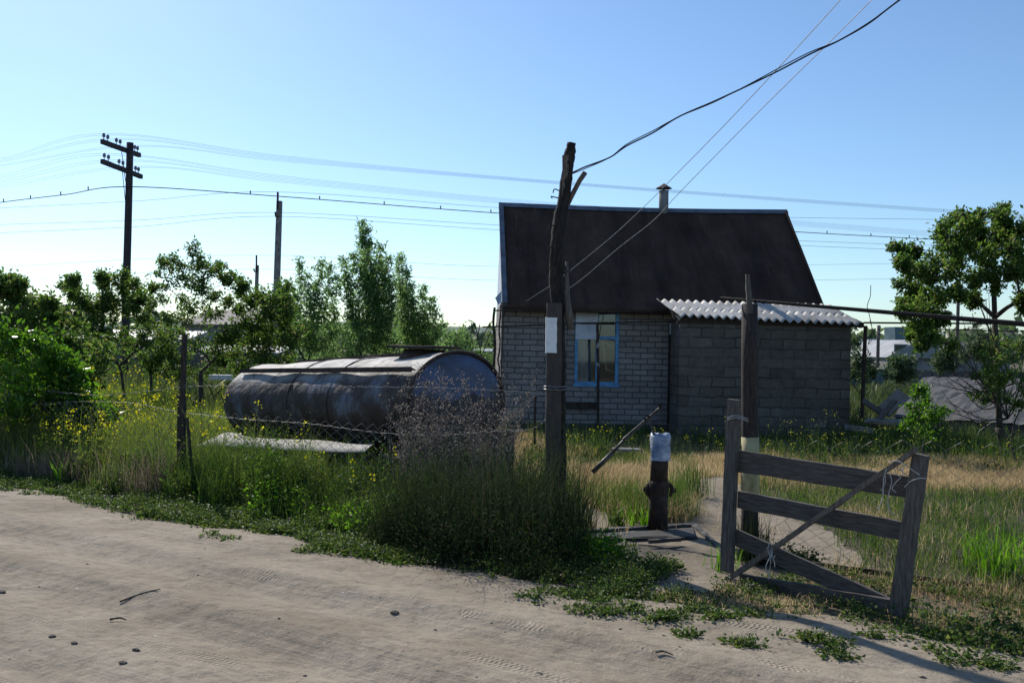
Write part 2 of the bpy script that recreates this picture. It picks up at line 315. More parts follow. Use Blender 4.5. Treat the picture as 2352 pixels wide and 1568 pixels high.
# soil of the road: sandy dirt with tyre prints that run along it
RA = math.atan2(-.52, .854)
def dirt(name, tracks=True, dark=.93):
    m, n, b, o = newmat(name); tc = n.nodes.new('ShaderNodeTexCoord'); v = tc.outputs['Object']
    f1 = noise(n, v, .9, 8, .62); f2 = noise(n, v, 14, 8, .7); f3 = noise(n, v, 120, 3, .6)
    k = dark
    c = ramp(n, f1, [(.34, (.27*k, .22*k, .16*k)), (.5, (.345*k, .287*k, .215*k)), (.66, (.405*k, .342*k, .262*k))])
    c = mixc(n, 1.0, c, ramp(n, f2, [(.33, (.70, .69, .68)), (.5, (.96, .96, .96)), (.7, (1.08, 1.07, 1.06))]), 'MULTIPLY')
    c = mixc(n, 1.0, c, ramp(n, f3, [(.3, (.78, .77, .76)), (.55, (1, 1, 1))]), 'MULTIPLY')
    vo = n.nodes.new('ShaderNodeTexVoronoi'); vo.inputs['Scale'].default_value = 16; n.links.new(v, vo.inputs['Vector'])
    sepc = n.nodes.new('ShaderNodeSeparateColor'); n.links.new(vo.outputs['Color'], sepc.inputs[0])
    peb = math_(n, 'MULTIPLY', math_(n, 'LESS_THAN', vo.outputs['Distance'], .13), math_(n, 'GREATER_THAN', sepc.outputs[0], .86))
    peb2 = math_(n, 'MULTIPLY', math_(n, 'LESS_THAN', vo.outputs['Distance'], .09), math_(n, 'LESS_THAN', sepc.outputs[0], .035))
    c = mixc(n, peb, c, (.10, .09, .08)); c = mixc(n, peb2, c, (.7, .68, .65))
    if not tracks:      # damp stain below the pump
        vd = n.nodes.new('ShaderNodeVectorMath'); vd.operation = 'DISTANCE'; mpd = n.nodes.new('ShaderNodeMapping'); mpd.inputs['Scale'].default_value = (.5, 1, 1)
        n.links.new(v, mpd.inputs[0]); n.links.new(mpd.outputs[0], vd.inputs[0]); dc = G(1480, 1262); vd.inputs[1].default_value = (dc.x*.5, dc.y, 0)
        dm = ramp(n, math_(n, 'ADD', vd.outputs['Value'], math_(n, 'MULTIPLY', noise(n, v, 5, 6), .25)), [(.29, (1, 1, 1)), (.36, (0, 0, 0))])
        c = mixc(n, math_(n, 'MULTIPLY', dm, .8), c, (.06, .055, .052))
    n.links.new(c, b.inputs['Base Color']); b.inputs['Roughness'].default_value = .97; b.inputs['Specular IOR Level'].default_value = .15
    p = bump(n, b, noise(n, v, 7, 8, .62), .55, .05); p = bump(n, b, noise(n, v, 60, 5, .7), .5, .008, p)
    if tracks:
        mp = n.nodes.new('ShaderNodeMapping'); mp.inputs['Rotation'].default_value = (0, 0, -RA); n.links.new(v, mp.inputs[0])
        mp2 = n.nodes.new('ShaderNodeMapping'); mp2.inputs['Scale'].default_value = (.35, 9, 1); n.links.new(mp.outputs[0], mp2.inputs[0])
        p = bump(n, b, noise(n, mp2.outputs[0], 1.3, 7, .6), .55, .035, p)
        mp3 = n.nodes.new('ShaderNodeMapping'); mp3.inputs['Scale'].default_value = (.8, 30, 1); n.links.new(mp.outputs[0], mp3.inputs[0]); p = bump(n, b, noise(n, mp3.outputs[0], 1.5, 4, .6), .15, .008, p)
        sp = n.nodes.new('ShaderNodeSeparateXYZ'); n.links.new(mp.outputs[0], sp.inputs[0])
        wob = noise(n, mp.outputs[0], .45, 2)
        yy = math_(n, 'ADD', sp.outputs[1], math_(n, 'MULTIPLY', wob, .9))
        cell = math_(n, 'FRACT', math_(n, 'MULTIPLY', yy, 1.45))
        mask = math_(n, 'MULTIPLY', math_(n, 'LESS_THAN', cell, .2), math_(n, 'GREATER_THAN', noise(n, mp.outputs[0], .55, 4), .50))
        tread = math_(n, 'MULTIPLY', math_(n, 'SINE', math_(n, 'ADD', math_(n, 'MULTIPLY', sp.outputs[0], 215), math_(n, 'MULTIPLY', math_(n, 'SINE', math_(n, 'MULTIPLY', cell, 62)), 1.2))), ramp(n, noise(n, v, 3.5, 5), [(.42, (0, 0, 0)), (.62, (1, 1, 1))]))
        p = bump(n, b, math_(n, 'MULTIPLY', tread, mask), .7, .004, p)
    return m
M['road_dirt'] = dirt('road_dirt'); M['path_dirt'] = dirt('path_dirt', False, .82)
m, n, b, o = newmat('soil'); v = coords(n, kind='Object')
c = ramp(n, noise(n, v, .8, 8, .65), [(.36, (.07, .075, .035)), (.48, (.12, .10, .06)), (.6, (.20, .16, .11)), (.7, (.10, .11, .045))])
c = mixc(n, 1.0, c, ramp(n, noise(n, v, 12, 7, .7), [(.3, (.5, .5, .5)), (.65, (1.1, 1.1, 1.05))]), 'MULTIPLY')
n.links.new(c, b.inputs['Base Color']); b.inputs['Roughness'].default_value = 1; bump(n, b, noise(n, v, 9, 8, .7), .8, .06); M['soil'] = m
m, n, b, o = newmat('shaded_wet_mud'); v = coords(n)
n.links.new(ramp(n, noise(n, v, 6, 7), [(.35, (.018, .016, .015)), (.6, (.04, .036, .034))]), b.inputs['Base Color']); b.inputs['Roughness'].default_value = .6  # black wet soil, with the shadow band between the kerbs painted in
bump(n, b, noise(n, v, 40, 6), .6, .008); M['shaded_wet_mud'] = m

# ================================================================ SETTING
RU = np.array([.854, -.52]); RV = np.array([-.52, -.854]); R0 = np.array([0, 6.6])
def vcoord(X, Y): return (X-R0[0])*RV[0]+(Y-R0[1])*RV[1]
def ucoord(X, Y): return (X-R0[0])*RU[0]+(Y-R0[1])*RU[1]
def edge_v(u): return .16*(vnoise(u*.9+20, u*0+3, 5)-.5)*2+.07*(vnoise(u*4+20, u*0+9, 6)-.5)*2+.21*np.exp(-((u+1.6)/2.9)**4)
# ground: one sheet to the horizon
mb = MB(); R = 2500
ys = [-60, -10, 0, 5, 10, 20, 40, 80, 160, 400, 1000, R]; xs = [-R, -800, -200, -60, -20, -8, 0, 8, 20, 60, 200, 800, R]
vs = [(x, y, -0.012) for y in ys for x in xs]; fs = []
for j in range(len(ys)-1):
    for i in range(len(xs)-1): a0 = j*len(xs)+i; fs.append((a0, a0+1, a0+1+len(xs), a0+len(xs)))
mb.add(vs, fs); tag(mb.build('ground', M['soil']), kind='structure')
# road
us = np.arange(-26, 14, .045); vv = np.concatenate([np.arange(-.12, 6.2, .026), np.arange(6.2, 12, .25)])
U, Vv = np.meshgrid(us, vv, indexing='ij')
mea = .25*(vnoise(U*.16+30, U*0+5, 11)-.5)
h = np.zeros_like(U)
for c0, ww, am in ((.75, .16, -.016), (1.15, .12, .022), (1.5, .14, -.020), (1.95, .16, .026), (2.3, .13, -.022), (2.75, .2, .022), (3.1, .12, -.018), (3.45, .14, .02), (3.85, .18, -.02), (4.5, .2, .018)):
    m2 = mea+.1*(vnoise(U*.35+c0*7, U*0+c0*3, 12)-.5); fade = .5+vnoise(U*.3+c0*11, U*0+c0, 13)
    h += am*1.3*fade*np.exp(-((Vv-c0-m2)/ww)**2)
h += .035*(fbm(U*1.1+9, Vv*2.2+9, 20)-.5)+.020*(fbm(U*4+9, Vv*6+9, 25)-.5)+.008*(fbm(U*14+9, Vv*16+9, 31, 2)-.4)
ed = edge_v(U); s = np.clip((Vv-ed)/.5, 0, 1)
Z = .012+np.clip(h+.05, 0.002, 1)*(s*.85+.15)
Xr = R0[0]+U*RU[0]+Vv*RV[0]; Yr = R0[1]+U*RU[1]+Vv*RV[1]
ed = ed-.0
Z = np.where(Vv < ed, -.02-(ed-Vv)*.3, Z)
nu, nv = U.shape; idx = np.arange(nu*nv).reshape(nu, nv)
T = np.stack([idx[:-1, :-1], idx[:-1, 1:], idx[1:, 1:], idx[1:, :-1]], -1).reshape(-1, 4)
tag(npmesh('road', np.stack([Xr, Yr, Z], -1).reshape(-1, 3), T, M['road_dirt'], smooth=True), kind='structure')
def roadz(x, y):
    i = int(round((ucoord(x, y)-us[0])/.045)); j = int(np.argmin(abs(vv-vcoord(x, y)))); return float(max(Z[i, j], 0.0))
def onroad(px_, py_, up_=0.0):
    g_ = G(px_, py_, .05); return Vector((g_.x, g_.y, roadz(g_.x, g_.y)+up_))
# path from the road past the pump into the yard
def inpoly(X, Y, P):
    P = np.asarray(P); ins = np.zeros(X.shape, bool); j = len(P)-1
    for i in range(len(P)):
        xi, yi = P[i]; xj, yj = P[j]
        c = ((yi > Y) != (yj > Y)) & (X < (xj-xi)*(Y-yi)/(yj-yi+1e-12)+xi); ins ^= c; j = i
    return ins
pathpx = [(1290, 1345), (1405, 1262), (1340, 1205), (1300, 1178), (1345, 1160), (1440, 1200), (1560, 1200), (1598, 1180), (1585, 1140), (1600, 1098), (1680, 1095), (1720, 1130), (1770, 1180), (1880, 1205), (1950, 1255), (1990, 1300), (1800, 1330), (1640, 1350), (1500, 1372)]
PATH = [(G(*p).x, G(*p).y) for p in pathpx]
gx = np.arange(-.2, 3.2, .022); gy = np.arange(5.4, 12.5, .022); XX, YY = np.meshgrid(gx, gy, indexing='ij')
wx = XX+.16*(fbm(XX*3+5, YY*3, 40)-.5); wy = YY+.3*(fbm(XX*3+50, YY*3, 44)-.5)
msk = inpoly(wx, wy, PATH)
ZZ = -.006+.03*(fbm(XX*2.5, YY*2.5, 50)-.15)+.008*(fbm(XX*12, YY*12, 55, 3)-.5)
idx = np.arange(XX.size).reshape(XX.shape)
T = np.stack([idx[:-1, :-1], idx[1:, :-1], idx[1:, 1:], idx[:-1, 1:]], -1)[msk[:-1, :-1]]
used = np.unique(T); remap = np.zeros(XX.size, int); remap[used] = np.arange(len(used))
tag(npmesh('path', np.stack([XX, YY, ZZ], -1).reshape(-1, 3)[used], remap[T].reshape(-1, 4), M['path_dirt'], smooth=True), kind='structure')
# low hills on the horizon
mb = MB(); na = 90; vs = []; fs = []
for i in range(na+1):
    an = -1.2+2.4*i/na; h0 = 10+9*vnoise(np.array([i*.21+4.]), np.array([2.]), 3)[0]+3*vnoise(np.array([i*.9]), np.array([2.]), 3)[0]
    for (r_, z_) in ((700, -.02), (900, h0), (1300, h0*.9), (1900, -1)): vs.append((math.sin(an)*r_, math.cos(an)*r_, z_))
for i in range(na):
    for k in range(3): a0 = i*4+k; fs.append((a0, a0+4, a0+5, a0+1))
M['hill'] = simple('hill', [(.07, .10, .075), (.10, .14, .10), (.14, .17, .12)], .02, (1, 1, 1), 1, 0, .3, 1)
mb.add(vs, fs); tag(mb.build('hills', M['hill'], smooth=True), kind='structure')

# ================================================================ HOUSE
HA = math.radians(2.2)
c0 = D(1147, 985, 16.5)
house = thing('brick_house', 'small white brick house with a steep dark brown roof and a blue framed window', 'house', (c0.x, 16.5, 0), HA)
HM = Matrix.Translation((c0.x, 16.5, 0)) @ Matrix.Rotation(HA, 4, 'Z'); HI = HM.inverted()
def L(px, py, yl):      # house coordinates on the plane y = yl
    o = HI @ EYE; d = HI.to_3x3() @ ray(px, py); p = o+d*((yl-o.y)/d.y); return p
xR = L(1880, 800, 0).x
hw0, hz0 = L(1318, 884, 0).x, L(1318, 884, 0).z; hw1, hz1 = L(1424, 710, 0).x, L(1424, 710, 0).z
EZ = L(1300, 702, -.3).z; DEP = 4.3; RY = 2.0; RZ = L(1152, 470, RY).z
mb = MB(); t = .3; top = EZ+.06
mb.box(0, hw0, 0, t, 0, top); mb.box(hw1, xR, 0, t, 0, top); mb.box(hw0, hw1, 0, t, 0, hz0); mb.box(hw0, hw1, 0, t, hz1, top)
mb.box(0, t, t, DEP-t, 0, top); mb.box(xR-t, xR, t, DEP-t, 0, top); mb.box(0, xR, DEP-t, DEP, 0, top)
mb.build('wall', M['brick'], house, local=True)
mb = MB(); mb.box(-.05, xR+.05, -.13, -.002, 0, L(1250, 972, -.13).z); mb.build('plinth', M['concrete_dark'], house, local=True)
# gables
for x_ in (0.0, xR-.12):
    mb = MB()
    a_ = [(x_, 0.05, top), (x_+.12, 0.05, top), (x_+.12, DEP-.05, top), (x_, DEP-.05, top)]
    mb.add(a_+[(x_, RY, RZ-.12), (x_+.12, RY, RZ-.12)], [(0, 1, 2, 3), (0, 4, 5, 1), (2, 5, 4, 3), (1, 5, 2), (0, 3, 4)])
    mb.build('gable', M['board_white'], house, local=True)
# roof: two slopes with thickness, slightly uneven
xl0 = L(1162, 696, -.32).x; xl1 = L(1153, 470, RY).x; xr0 = L(1889, 697, -.32).x; xr1 = L(1801, 487, RY).x
def slope(mb, y0, z0, y1, z1, xa, xb, xc, xd, nx=26, ny=8, th=.05):
    vs = []; fs = []
    for k, dz in ((0, 0), (1, -th)):
        for j in range(ny+1):
            for i in range(nx+1):
                p = i/nx; q = j/ny; x = (xa+(xb-xa)*p)*(1-q)+(xc+(xd-xc)*p)*q
                wob = .018*(random.random()-.5) if 0 < i < nx and 0 < j < ny else 0
                sag = -.035*math.sin(math.pi*p)*(1-q*.3)
                vs.append((x, y0+(y1-y0)*q, z0+(z1-z0)*q+dz+(wob if k == 0 else 0)+sag))
    N = (nx+1)*(ny+1); s_ = nx+1
    for j in range(ny):
        for i in range(nx):
            a0 = j*s_+i; fs.append((a0, a0+1, a0+1+s_, a0+s_)); b0 = a0+N; fs.append((b0, b0+s_, b0+s_+1, b0+1))
    for i in range(nx):
        fs.append((i, i+N, i+1+N, i+1)); a0 = ny*s_+i; fs.append((a0, a0+1, a0+1+N, a0+N))
    for j in range(ny):
        a0 = j*s_; fs.append((a0, a0+s_, a0+s_+N, a0+N)); a0 = j*s_+nx; fs.append((a0, a0+N, a0+s_+N, a0+s_))
    mb.add(vs, fs)
mb = MB(); slope(mb, -.32, EZ, RY, RZ, xl0, xr0, xl1, xr1); slope(mb, DEP+.3, EZ, RY+.004, RZ, xl0, xr0, xl1, xr1)
roof = mb.build('roof', M['roof_brown'], house, local=True)
mb = MB(); nseg = 20
for k in range(nseg):
    xa = xl1-.06+(xr1-xl1+.12)*k/nseg; xb = xl1-.06+(xr1-xl1+.12)*(k+1)/nseg
    za, zb = (RZ+.035-.035*math.sin(math.pi*max(0, min(1, (x_-xl1)/(xr1-xl1)))) for x_ in (xa, xb))
    mb.add([(xa, RY-.10, za-.085), (xb, RY-.10, zb-.085), (xb, RY, zb+.01), (xa, RY, za+.01), (xb, RY+.1, zb-.085), (xa, RY+.1, za-.085)], [(0, 1, 2, 3), (3, 2, 4, 5)])
mb.build('ridge_cap', M['trim_metal'], roof, local=True)
for (x0_, x1_) in ((xl0, xl1), (xr0, xr1)):
    mb = MB(); sgn = -1 if x0_ == xl0 else 1
    for k in range(3):
        qa, qb = k/3, (k+1)/3-.004
        pa = Vector((x0_+(x1_-x0_)*qa+sgn*.02, -.34+(RY+.34)*qa, EZ+(RZ-EZ)*qa+.0)); pb = Vector((x0_+(x1_-x0_)*qb+sgn*.02, -.34+(RY+.34)*qb, EZ+(RZ-EZ)*qb))
        mb.plank(pa, pb, .035 if sgn > 0 else .09, .10, (1, 0, 0), 4, .002)
    mb.build('verge_trim', M['trim_metal'] if sgn < 0 else M['roof_brown'], roof, local=True)
# eave board and soffit
mb = MB(); mb.plank((.0, -.27, EZ-.055), (xR, -.27, EZ-.075), .10, .03, (0, 0, 1), 20, .005); mb.build('eave_board', M['wood_dark'], house, local=True)
mb = MB(); mb.box(0.02, xR, -.25, -.01, EZ-.085, EZ-.055); mb.build('soffit', M['wood_dark'], house, local=True)
# torn flap at the left eave
mb = MB(); p = L(1150, 682, .2)
mb.add([tuple(L(1152, 668, .25)), tuple(L(1137, 684, .2)), tuple(L(1145, 701, .15)), tuple(L(1154, 690, .05)), tuple(L(1146, 690, .9))], [(0, 1, 2, 3), (0, 4, 1), (1, 4, 2)]); mb.build('torn_flap', M['board_white'], house, local=True)
# window
fr = MB(); fx0, fx1, fz0, fz1 = hw0+.003, hw1-.003, hz0+.003, hz1-.003; y0_, y1_ = .01, .075; bw_ = .062
win = None
fr.box(fx0, fx0+bw_, y0_, y1_, fz0, fz1); fr.box(fx1-bw_, fx1, y0_, y1_, fz0, fz1); fr.box(fx0+bw_, fx1-bw_, y0_, y1_, fz0, fz0+bw_); fr.box(fx0+bw_, fx1-bw_, y0_, y1_, fz1-.05, fz1)
xm = L(1372, 800, 0).x; fr.box(xm-.022, xm+.022, y0_+.003, y1_, fz0+bw_, fz1-.05)
zt = L(1395, 776, 0).z; fr.box(xm+.022, fx1-bw_, y0_+.004, y1_, zt-.03, zt+.03)
win = fr.build('window', M['blue_paint'], house, local=True, bevel=.004)
mb = MB(); mb.box(fx0-.02, fx1+.02, -.03, -.003, fz0-.03, fz0+.02); mb.build('sill', M['blue_paint'], win, local=True, bevel=.004)
zb = L(1350, 779, 0).z; zmid = L(1350, 744, 0).z
for (xa, xb, za, zb_) in ((fx0+bw_, xm-.022, fz0+bw_, zb), (xm+.022, fx1-bw_, fz0+bw_, zt-.03), (xm+.022, fx1-bw_, zt+.03, fz1-.05)):
    MB().box(xa, xb, .05, .054, za, zb_).build('pane', M['glass'], win, local=True)
MB().box(fx0+.01, xm-.0, -.012, .008, zmid+.006, fz1-.01).build('cover_board', M['board_white'], win, local=True)
MB().box(fx0+.01, xm-.0, -.009, .008, zb, zmid-.006).build('cover_board', M['board_white'], win, local=True)
mb = MB(); vs = []; fs = []; nn = 30
for k in range(nn+1):
    q = k/nn; x_ = fx0+.07+(xm-fx0-.1)*q; y_ = .2+.02*math.sin(q*30)
    vs += [(x_-.07*(q), y_, zb-.02), (x_+.05*math.sin(q*4), y_+.01, fz0+.05)]
for k in range(nn): fs.append((2*k, 2*k+1, 2*k+3, 2*k+2))
mb.add(vs, fs); mb.build('curtain', M['cloth'], win, local=True, smooth=True)
mb = MB()   # frame leaning behind the right pane
P1, P2, P3, P4 = (L(1384, 783, .24), L(1392, 848, .22), L(1416, 856, .2), L(1411, 800, .22))
for a_, b_ in ((P1, P2), (P2, P3), (P3, P4), (P4, P1)): mb.plank(a_, b_, .035, .02, (.3, 0, .9) if abs((b_-a_).z) < .2 else (1, 0, 0), 2, .001)
mb.build('leaning_frame', M['ochre'], win, local=True)
MB().box(hw0-.12, hw1+.12, .42, .45, .3, top-.1).build('room_backing', M['dark_in'], win, local=True)
# door, pale panel over it, plank and pipe on the wall
dx0, dx1 = L(1533, 900, -.02).x, L(1561, 900, -.02).x
dr = MB(); dz1 = L(1545, 738, -.02).z
for k in range(3):
    xa = dx0+(dx1-dx0)*k/3; dr.box(xa+.002, xa+(dx1-dx0)/3-.002, -.04, -.004, .25, dz1)
door = dr.build('door', M['wood_dark'], house, local=True)
mb = MB(); mb.tube([(dx0+.03, -.045, 1.15), (dx0+.03, -.075, 1.16), (dx0+.03, -.075, 1.27), (dx0+.03, -.045, 1.28)], .007, 6); mb.build('handle', M['rust'], door, local=True)
MB().box(L(1538, 750, -.06).x, L(1559, 750, -.06).x, -.06, -.045, L(1545, 768, -.06).z, L(1545, 742, -.06).z).build('wall_panel', M['board_white'], house, local=True)
mb = MB(); mb.plank(L(1292, 931, -.16), L(1371, 932, -.16), .13, .025, (0, 0, 1), 6, .003); mb.build('bench_board', M['ochre_d'] if 'ochre_d' in M else M['wood_dark'], house, local=True)
# chimney pipe
cp = L(1524, 480, RY); ch = MB(); pz = L(1524, 438, RY).z
ch.tube([(cp.x, RY, RZ-.3), (cp.x, RY, pz)], .095, 20); chm = ch.build('chimney', M['concrete'], house, local=True, smooth=True)
cap = MB(); n_ = 20; cz0 = L(1524, 433, RY).z; cz1 = L(1524, 421, RY).z
vs = [(cp.x+.165*math.cos(2*math.pi*k/n_), RY+.165*math.sin(2*math.pi*k/n_), cz0) for k in range(n_)]+[(cp.x, RY, cz1), (cp.x, RY, cz0+.012)]
cap.add(vs, [(k, (k+1) % n_, n_) for k in range(n_)]+[((k+1) % n_, k, n_+1) for k in range(n_)])
for k in range(3):
    an = k*2.1; cap.tube([(cp.x+.085*math.cos(an), RY+.085*math.sin(an), pz-.05), (cp.x+.085*math.cos(an), RY+.085*math.sin(an), cz0+.01)], .008, 5)
cap.build('chimney_cap', M['rust'], chm, local=True)
# cable and creeper stems down the left corner
mb = MB(); pts = [L(1158+random.uniform(-3, 3)-(y_-690)*.045, y_, -.03) for y_ in range(690, 990, 14)]; mb.tube(spline(pts, 3), .012, 5)
pts = [L(1150+random.uniform(-3, 2)-(y_-700)*.03, y_, .3) for y_ in range(700, 990, 16)]; mb.tube(spline(pts, 3), .016, 5, .3); mb.build('corner_cable', M['bark'], house, local=True)

# ---------------------------------------------------------------- block shed in front of the house's right half
YS = -.88
sx0, sx1 = L(1560, 850, YS).x, L(1953, 850, YS).x
so = HM @ Vector((sx0, YS, 0))
shed = thing('block_shed', 'low grey block shed under a white corrugated sheet roof, against the house', 'shed', so, HA)
SI = (Matrix.Translation(so) @ Matrix.Rotation(HA, 4, 'Z')).inverted()
def LS(px, py, yl):
    o = SI @ EYE; d = SI.to_3x3() @ ray(px, py); return o+d*((yl-o.y)/d.y)
wd = sx1-sx0; zt_ = LS(1750, 742, 0).z
mb = MB(); mb.box(0, wd, 0, .2, 0, zt_); mb.box(0, .2, .2, .72, 0, zt_); mb.box(wd-.2, wd, .2, 1.6, 0, zt_+.12); mb.build('wall', M['block'], shed, local=True)
mb = MB(); mb.plank((-.06, -.03, zt_+.03), (wd+.2, -.03, zt_-.0), .09, .05, (0, 0, 1), 12, .004)
mb.plank((-.05, .04, zt_+.055), (-.05, .8, zt_+.30), .08, .05, (0, 0, 1), 4, .003); mb.plank((wd+.16, -.02, zt_+.0), (wd+.02, .9, zt_+.25), .1, .05, (0, 0, 1), 4, .003); mb.build('roof_beam', M['wood_dark'], shed, local=True)
# corrugated sheets, two rows
def corr(c00, c10, c01, c11, waves, th, amp, nx, ny=6):
    vs = []; fs = []
    for k in (0, 1):
        for j in range(ny+1):
            for i in range(nx+1):
                p = i/nx; q = j/ny; b_ = (c00*(1-p)+c10*p)*(1-q)+(c01*(1-p)+c11*p)*q
                vs.append((b_.x, b_.y, b_.z+amp*math.cos(2*math.pi*waves*p)-k*th+.004*math.sin(p*9+q*2)))
    N = (nx+1)*(ny+1); s_ = nx+1
    for j in range(ny):
        for i in range(nx): a0 = j*s_+i; fs.append((a0, a0+1, a0+1+s_, a0+s_)); b0 = a0+N; fs.append((b0, b0+s_, b0+s_+1, b0+1))
    for i in range(nx): fs.append((i, i+N, i+1+N, i+1)); a0 = ny*s_+i; fs.append((a0, a0+1, a0+1+N, a0+N))
    for j in range(ny): a0 = j*s_; fs.append((a0, a0+s_, a0+s_+N, a0+N)); a0 = j*s_+nx; fs.append((a0, a0+N, a0+s_+N, a0+s_))
    return vs, fs
LL, LR = LS(1556, 724, -.18), LS(1976, 744, -.18); UL, UR = LS(1508, 688, .50), LS(1904, 699, .50)
mid = .46; ML, MR = LL*(1-mid)+UL*mid, LR*(1-mid)+UR*mid
vs, fs = corr(LL, LR, ML, MR, 22, .008, .026, 22*10); mb = MB(); mb.add(vs, fs); mb.build('roof_sheet', M['slate'], shed, local=True, smooth=True)
up = Vector((0, 0, .014))
vs, fs = corr(ML*.97+LL*.03-up, MR*.97+LR*.03-up, UL-up*.6, UR-up*.6, 22, .008, .026, 22*10); mb = MB(); mb.add(vs, fs); mb.build('roof_sheet', M['slate'], shed, local=True, smooth=True)
mb = MB(); mb.add([tuple(LS(1548, 722, -.1)), tuple(LS(1566, 727, -.12)), tuple(LS(1560, 737, -.06)), tuple(LS(1555, 730, -.02))], [(0, 1, 2), (0, 2, 3), (0, 3, 1), (1, 3, 2)]); mb.build('corner_rag', M['slate'], shed, local=True)

# ---------------------------------------------------------------- arbour of pipes along the house front
HX = lambda px, py, yl=-.55: HM @ L(px, py, yl)
ar = thing('pipe_arbour', 'rusty pipe arbour frame standing along the brick wall, two thin rails crossing the window', 'arbour', HX(1138, 1000))
mb = MB(); mb.tube(spline([HX(1136, 706), HX(1133, 745), HX(1137, 800), HX(1130, 900), HX(1138, 1000)], 5), .022, 7, .15); mb.build('post', M['rust'], ar)
mb = MB(); mb.tube([HX(1372, 742), HX(1374, 860), HX(1373, 1000)], .024, 8); mb.build('post', M['rust'], ar)
mb = MB(); mb.tube([HX(1108, 751), HX(1250, 746), HX(1320, 742), HX(1450, 740), HX(1560, 738)], .014, 6); mb.build('rail', M['rust'], ar)
mb = MB(); mb.tube([HX(1136, 713), HX(1270, 713), HX(1400, 716), HX(1560, 710)], .013, 6); mb.build('rail', M['rust'], ar)
mb = MB(); mb.tube([HX(1388, 715), HX(1378, 760), HX(1372, 800)], .008, 5); mb.build('hanging_wire', M['rust'], ar)
for (x_, y_) in ((1374, 795), (1374, 838)):
    mb = MB()
    for k in range(7): q = HX(x_+random.uniform(-3, 3), y_+random.uniform(-4, 4), -.58); q2 = q+Vector((random.uniform(-.04, .04), -.01, random.uniform(-.05, .05))); mb.tube([q, q2], .009, 4)
    mb.build('rag_knot', M['twine'], ar)
# frame right of the shed
ar2 = thing('pipe_trellis', 'rusty corner post with a thin rail running off to the right of the shed', 'trellis', HX(1980, 960, -1.0))
mb = MB(); mb.tube([HX(1988, 748, -1.0), HX(1984, 850, -1.0), HX(1980, 960, -1.0)], .034, 8, .1); mb.build('post', M['rust'], ar2)
mb = MB(); mb.tube([HX(1984, 741, -1.0), HX(2120, 742, -1.0), HX(2260, 743, -1.0), HX(2420, 745, -1.0)], .017, 6); mb.build('rail', M['rust'], ar2)
mb = MB(); mb.tube([HX(2160, 756, -.6), HX(2300, 760, -.6), HX(2420, 762, -.6)], .012, 6); mb.build('rail', M['rust'], ar2)
mb = MB()
mb.tube(spline([HX(2000, 655, -1.0), HX(1999, 680, -1.0), HX(1992, 702, -1.02), HX(1996, 720, -1.0), HX(2003, 760, -1.05), HX(1994, 790, -1.0), HX(2006, 770, -1.0), HX(1998, 735, -1.0)], 5), .006, 4)
mb.build('curled_wire', M['rust'], ar2)

# ================================================================ POLES
def utility_pole(px, ptop, Y, r, name, label, mat, lean=0, round_=True, group=None):
    T_ = D(px, ptop, Y); base = Vector((T_.x-lean, T_.y, 0)); t_ = thing(name, label, 'utility pole', base, group=group)
    mb = MB()
    if round_: mb.tube([base+(T_-base)*q for q in (0, .2, .4, .6, .8, 1)], [r*(1.12-.2*q) for q in (0, .2, .4, .6, .8, 1)], 12, .06)
    else: mb.plank(base, T_, r*2.3, r*2, (1, 0, 0), 4, .0, r*1.7)
    mb.build('pole', mat, t_, smooth=round_); return t_, base, T_
t1, b1, p1 = utility_pole(299, 328, 32.5, .125, 'telegraph_pole', 'tall dark wooden telegraph pole with two slanting crossarms', M['creosote'], .05)
ARM = []
for (xa, ya, xb, yb) in ((243, 326, 328, 357), (243, 371, 332, 406)):
    A, B = D(xa, ya+2, 31.0), D(xb, yb+2, 33.6); off = Vector((-.05, -.17, 0))
    A += off; B += off; mb = MB(); mb.plank(A, B, .15, .12, (0, 0, 1), 4, .003); arm = mb.build('crossarm', M['creosote'], t1)
    tops = []
    for q in ((.04, .14, .36, .46, .86, .94) if ya == 326 else (.05, .15, .41, .51, .84, .92)):
        p = A+(B-A)*q+Vector((0, 0, .07)); mb = MB()
        mb.tube([p, p+Vector((0, 0, .09)), p+Vector((0, 0, .10)), p+Vector((0, 0, .15)), p+Vector((0, 0, .2)), p+Vector((0, 0, .235))], [.014, .014, .05, .058, .045, .02], 8)
        mb.build('insulator', M['insul'], arm, smooth=True); tops.append(p+Vector((0, 0, .215)))
    ARM.append(tops)
    mb = MB(); q = A+(B-A)*.55; mb.tube([A+(B-A)*.5-Vector((0, 0, .07)), Vector((b1.x-.02, 32.35, A.z-1.05))], .012, 4); mb.build('arm_brace', M['rust'], t1)
def polehw(t_, pts, name, r=.02, mat='rust'):
    mb = MB(); mb.tube(pts, r, 5); mb.build(name, M[mat], t_)
t2, b2, p2 = utility_pole(642, 462, 44, .13, 'concrete_pole', 'grey concrete pole taller than the elm, with a top pin insulator', M['concrete'], .1, False)
polehw(t2, [D(637, 480, 43.8), D(638, 452, 43.8), D(638, 441, 43.8)], 'top_pin', .05)
polehw(t2, [D(640, 497, 43.7), D(633, 497, 43.7), D(632, 487, 43.7)], 'side_bracket', .045)
t3, b3, p3 = utility_pole(591, 609, 75, .13, 'concrete_pole', 'distant small concrete pole seen between the trees', M['concrete'], .1, False)
polehw(t3, [D(589, 622, 74.8), D(589, 600, 74.8), D(589, 586, 74.8)], 'top_pin', .07)
polehw(t3, [D(590, 624, 74.7), D(584, 623, 74.7), D(583, 617, 74.7)], 'side_bracket', .07)
t4, b4, p4 = utility_pole(2202, 660, 42, .075, 'wooden_pole', 'slim brown wooden pole half hidden behind the right tree, pale at its foot', M['log_bare'], .05)
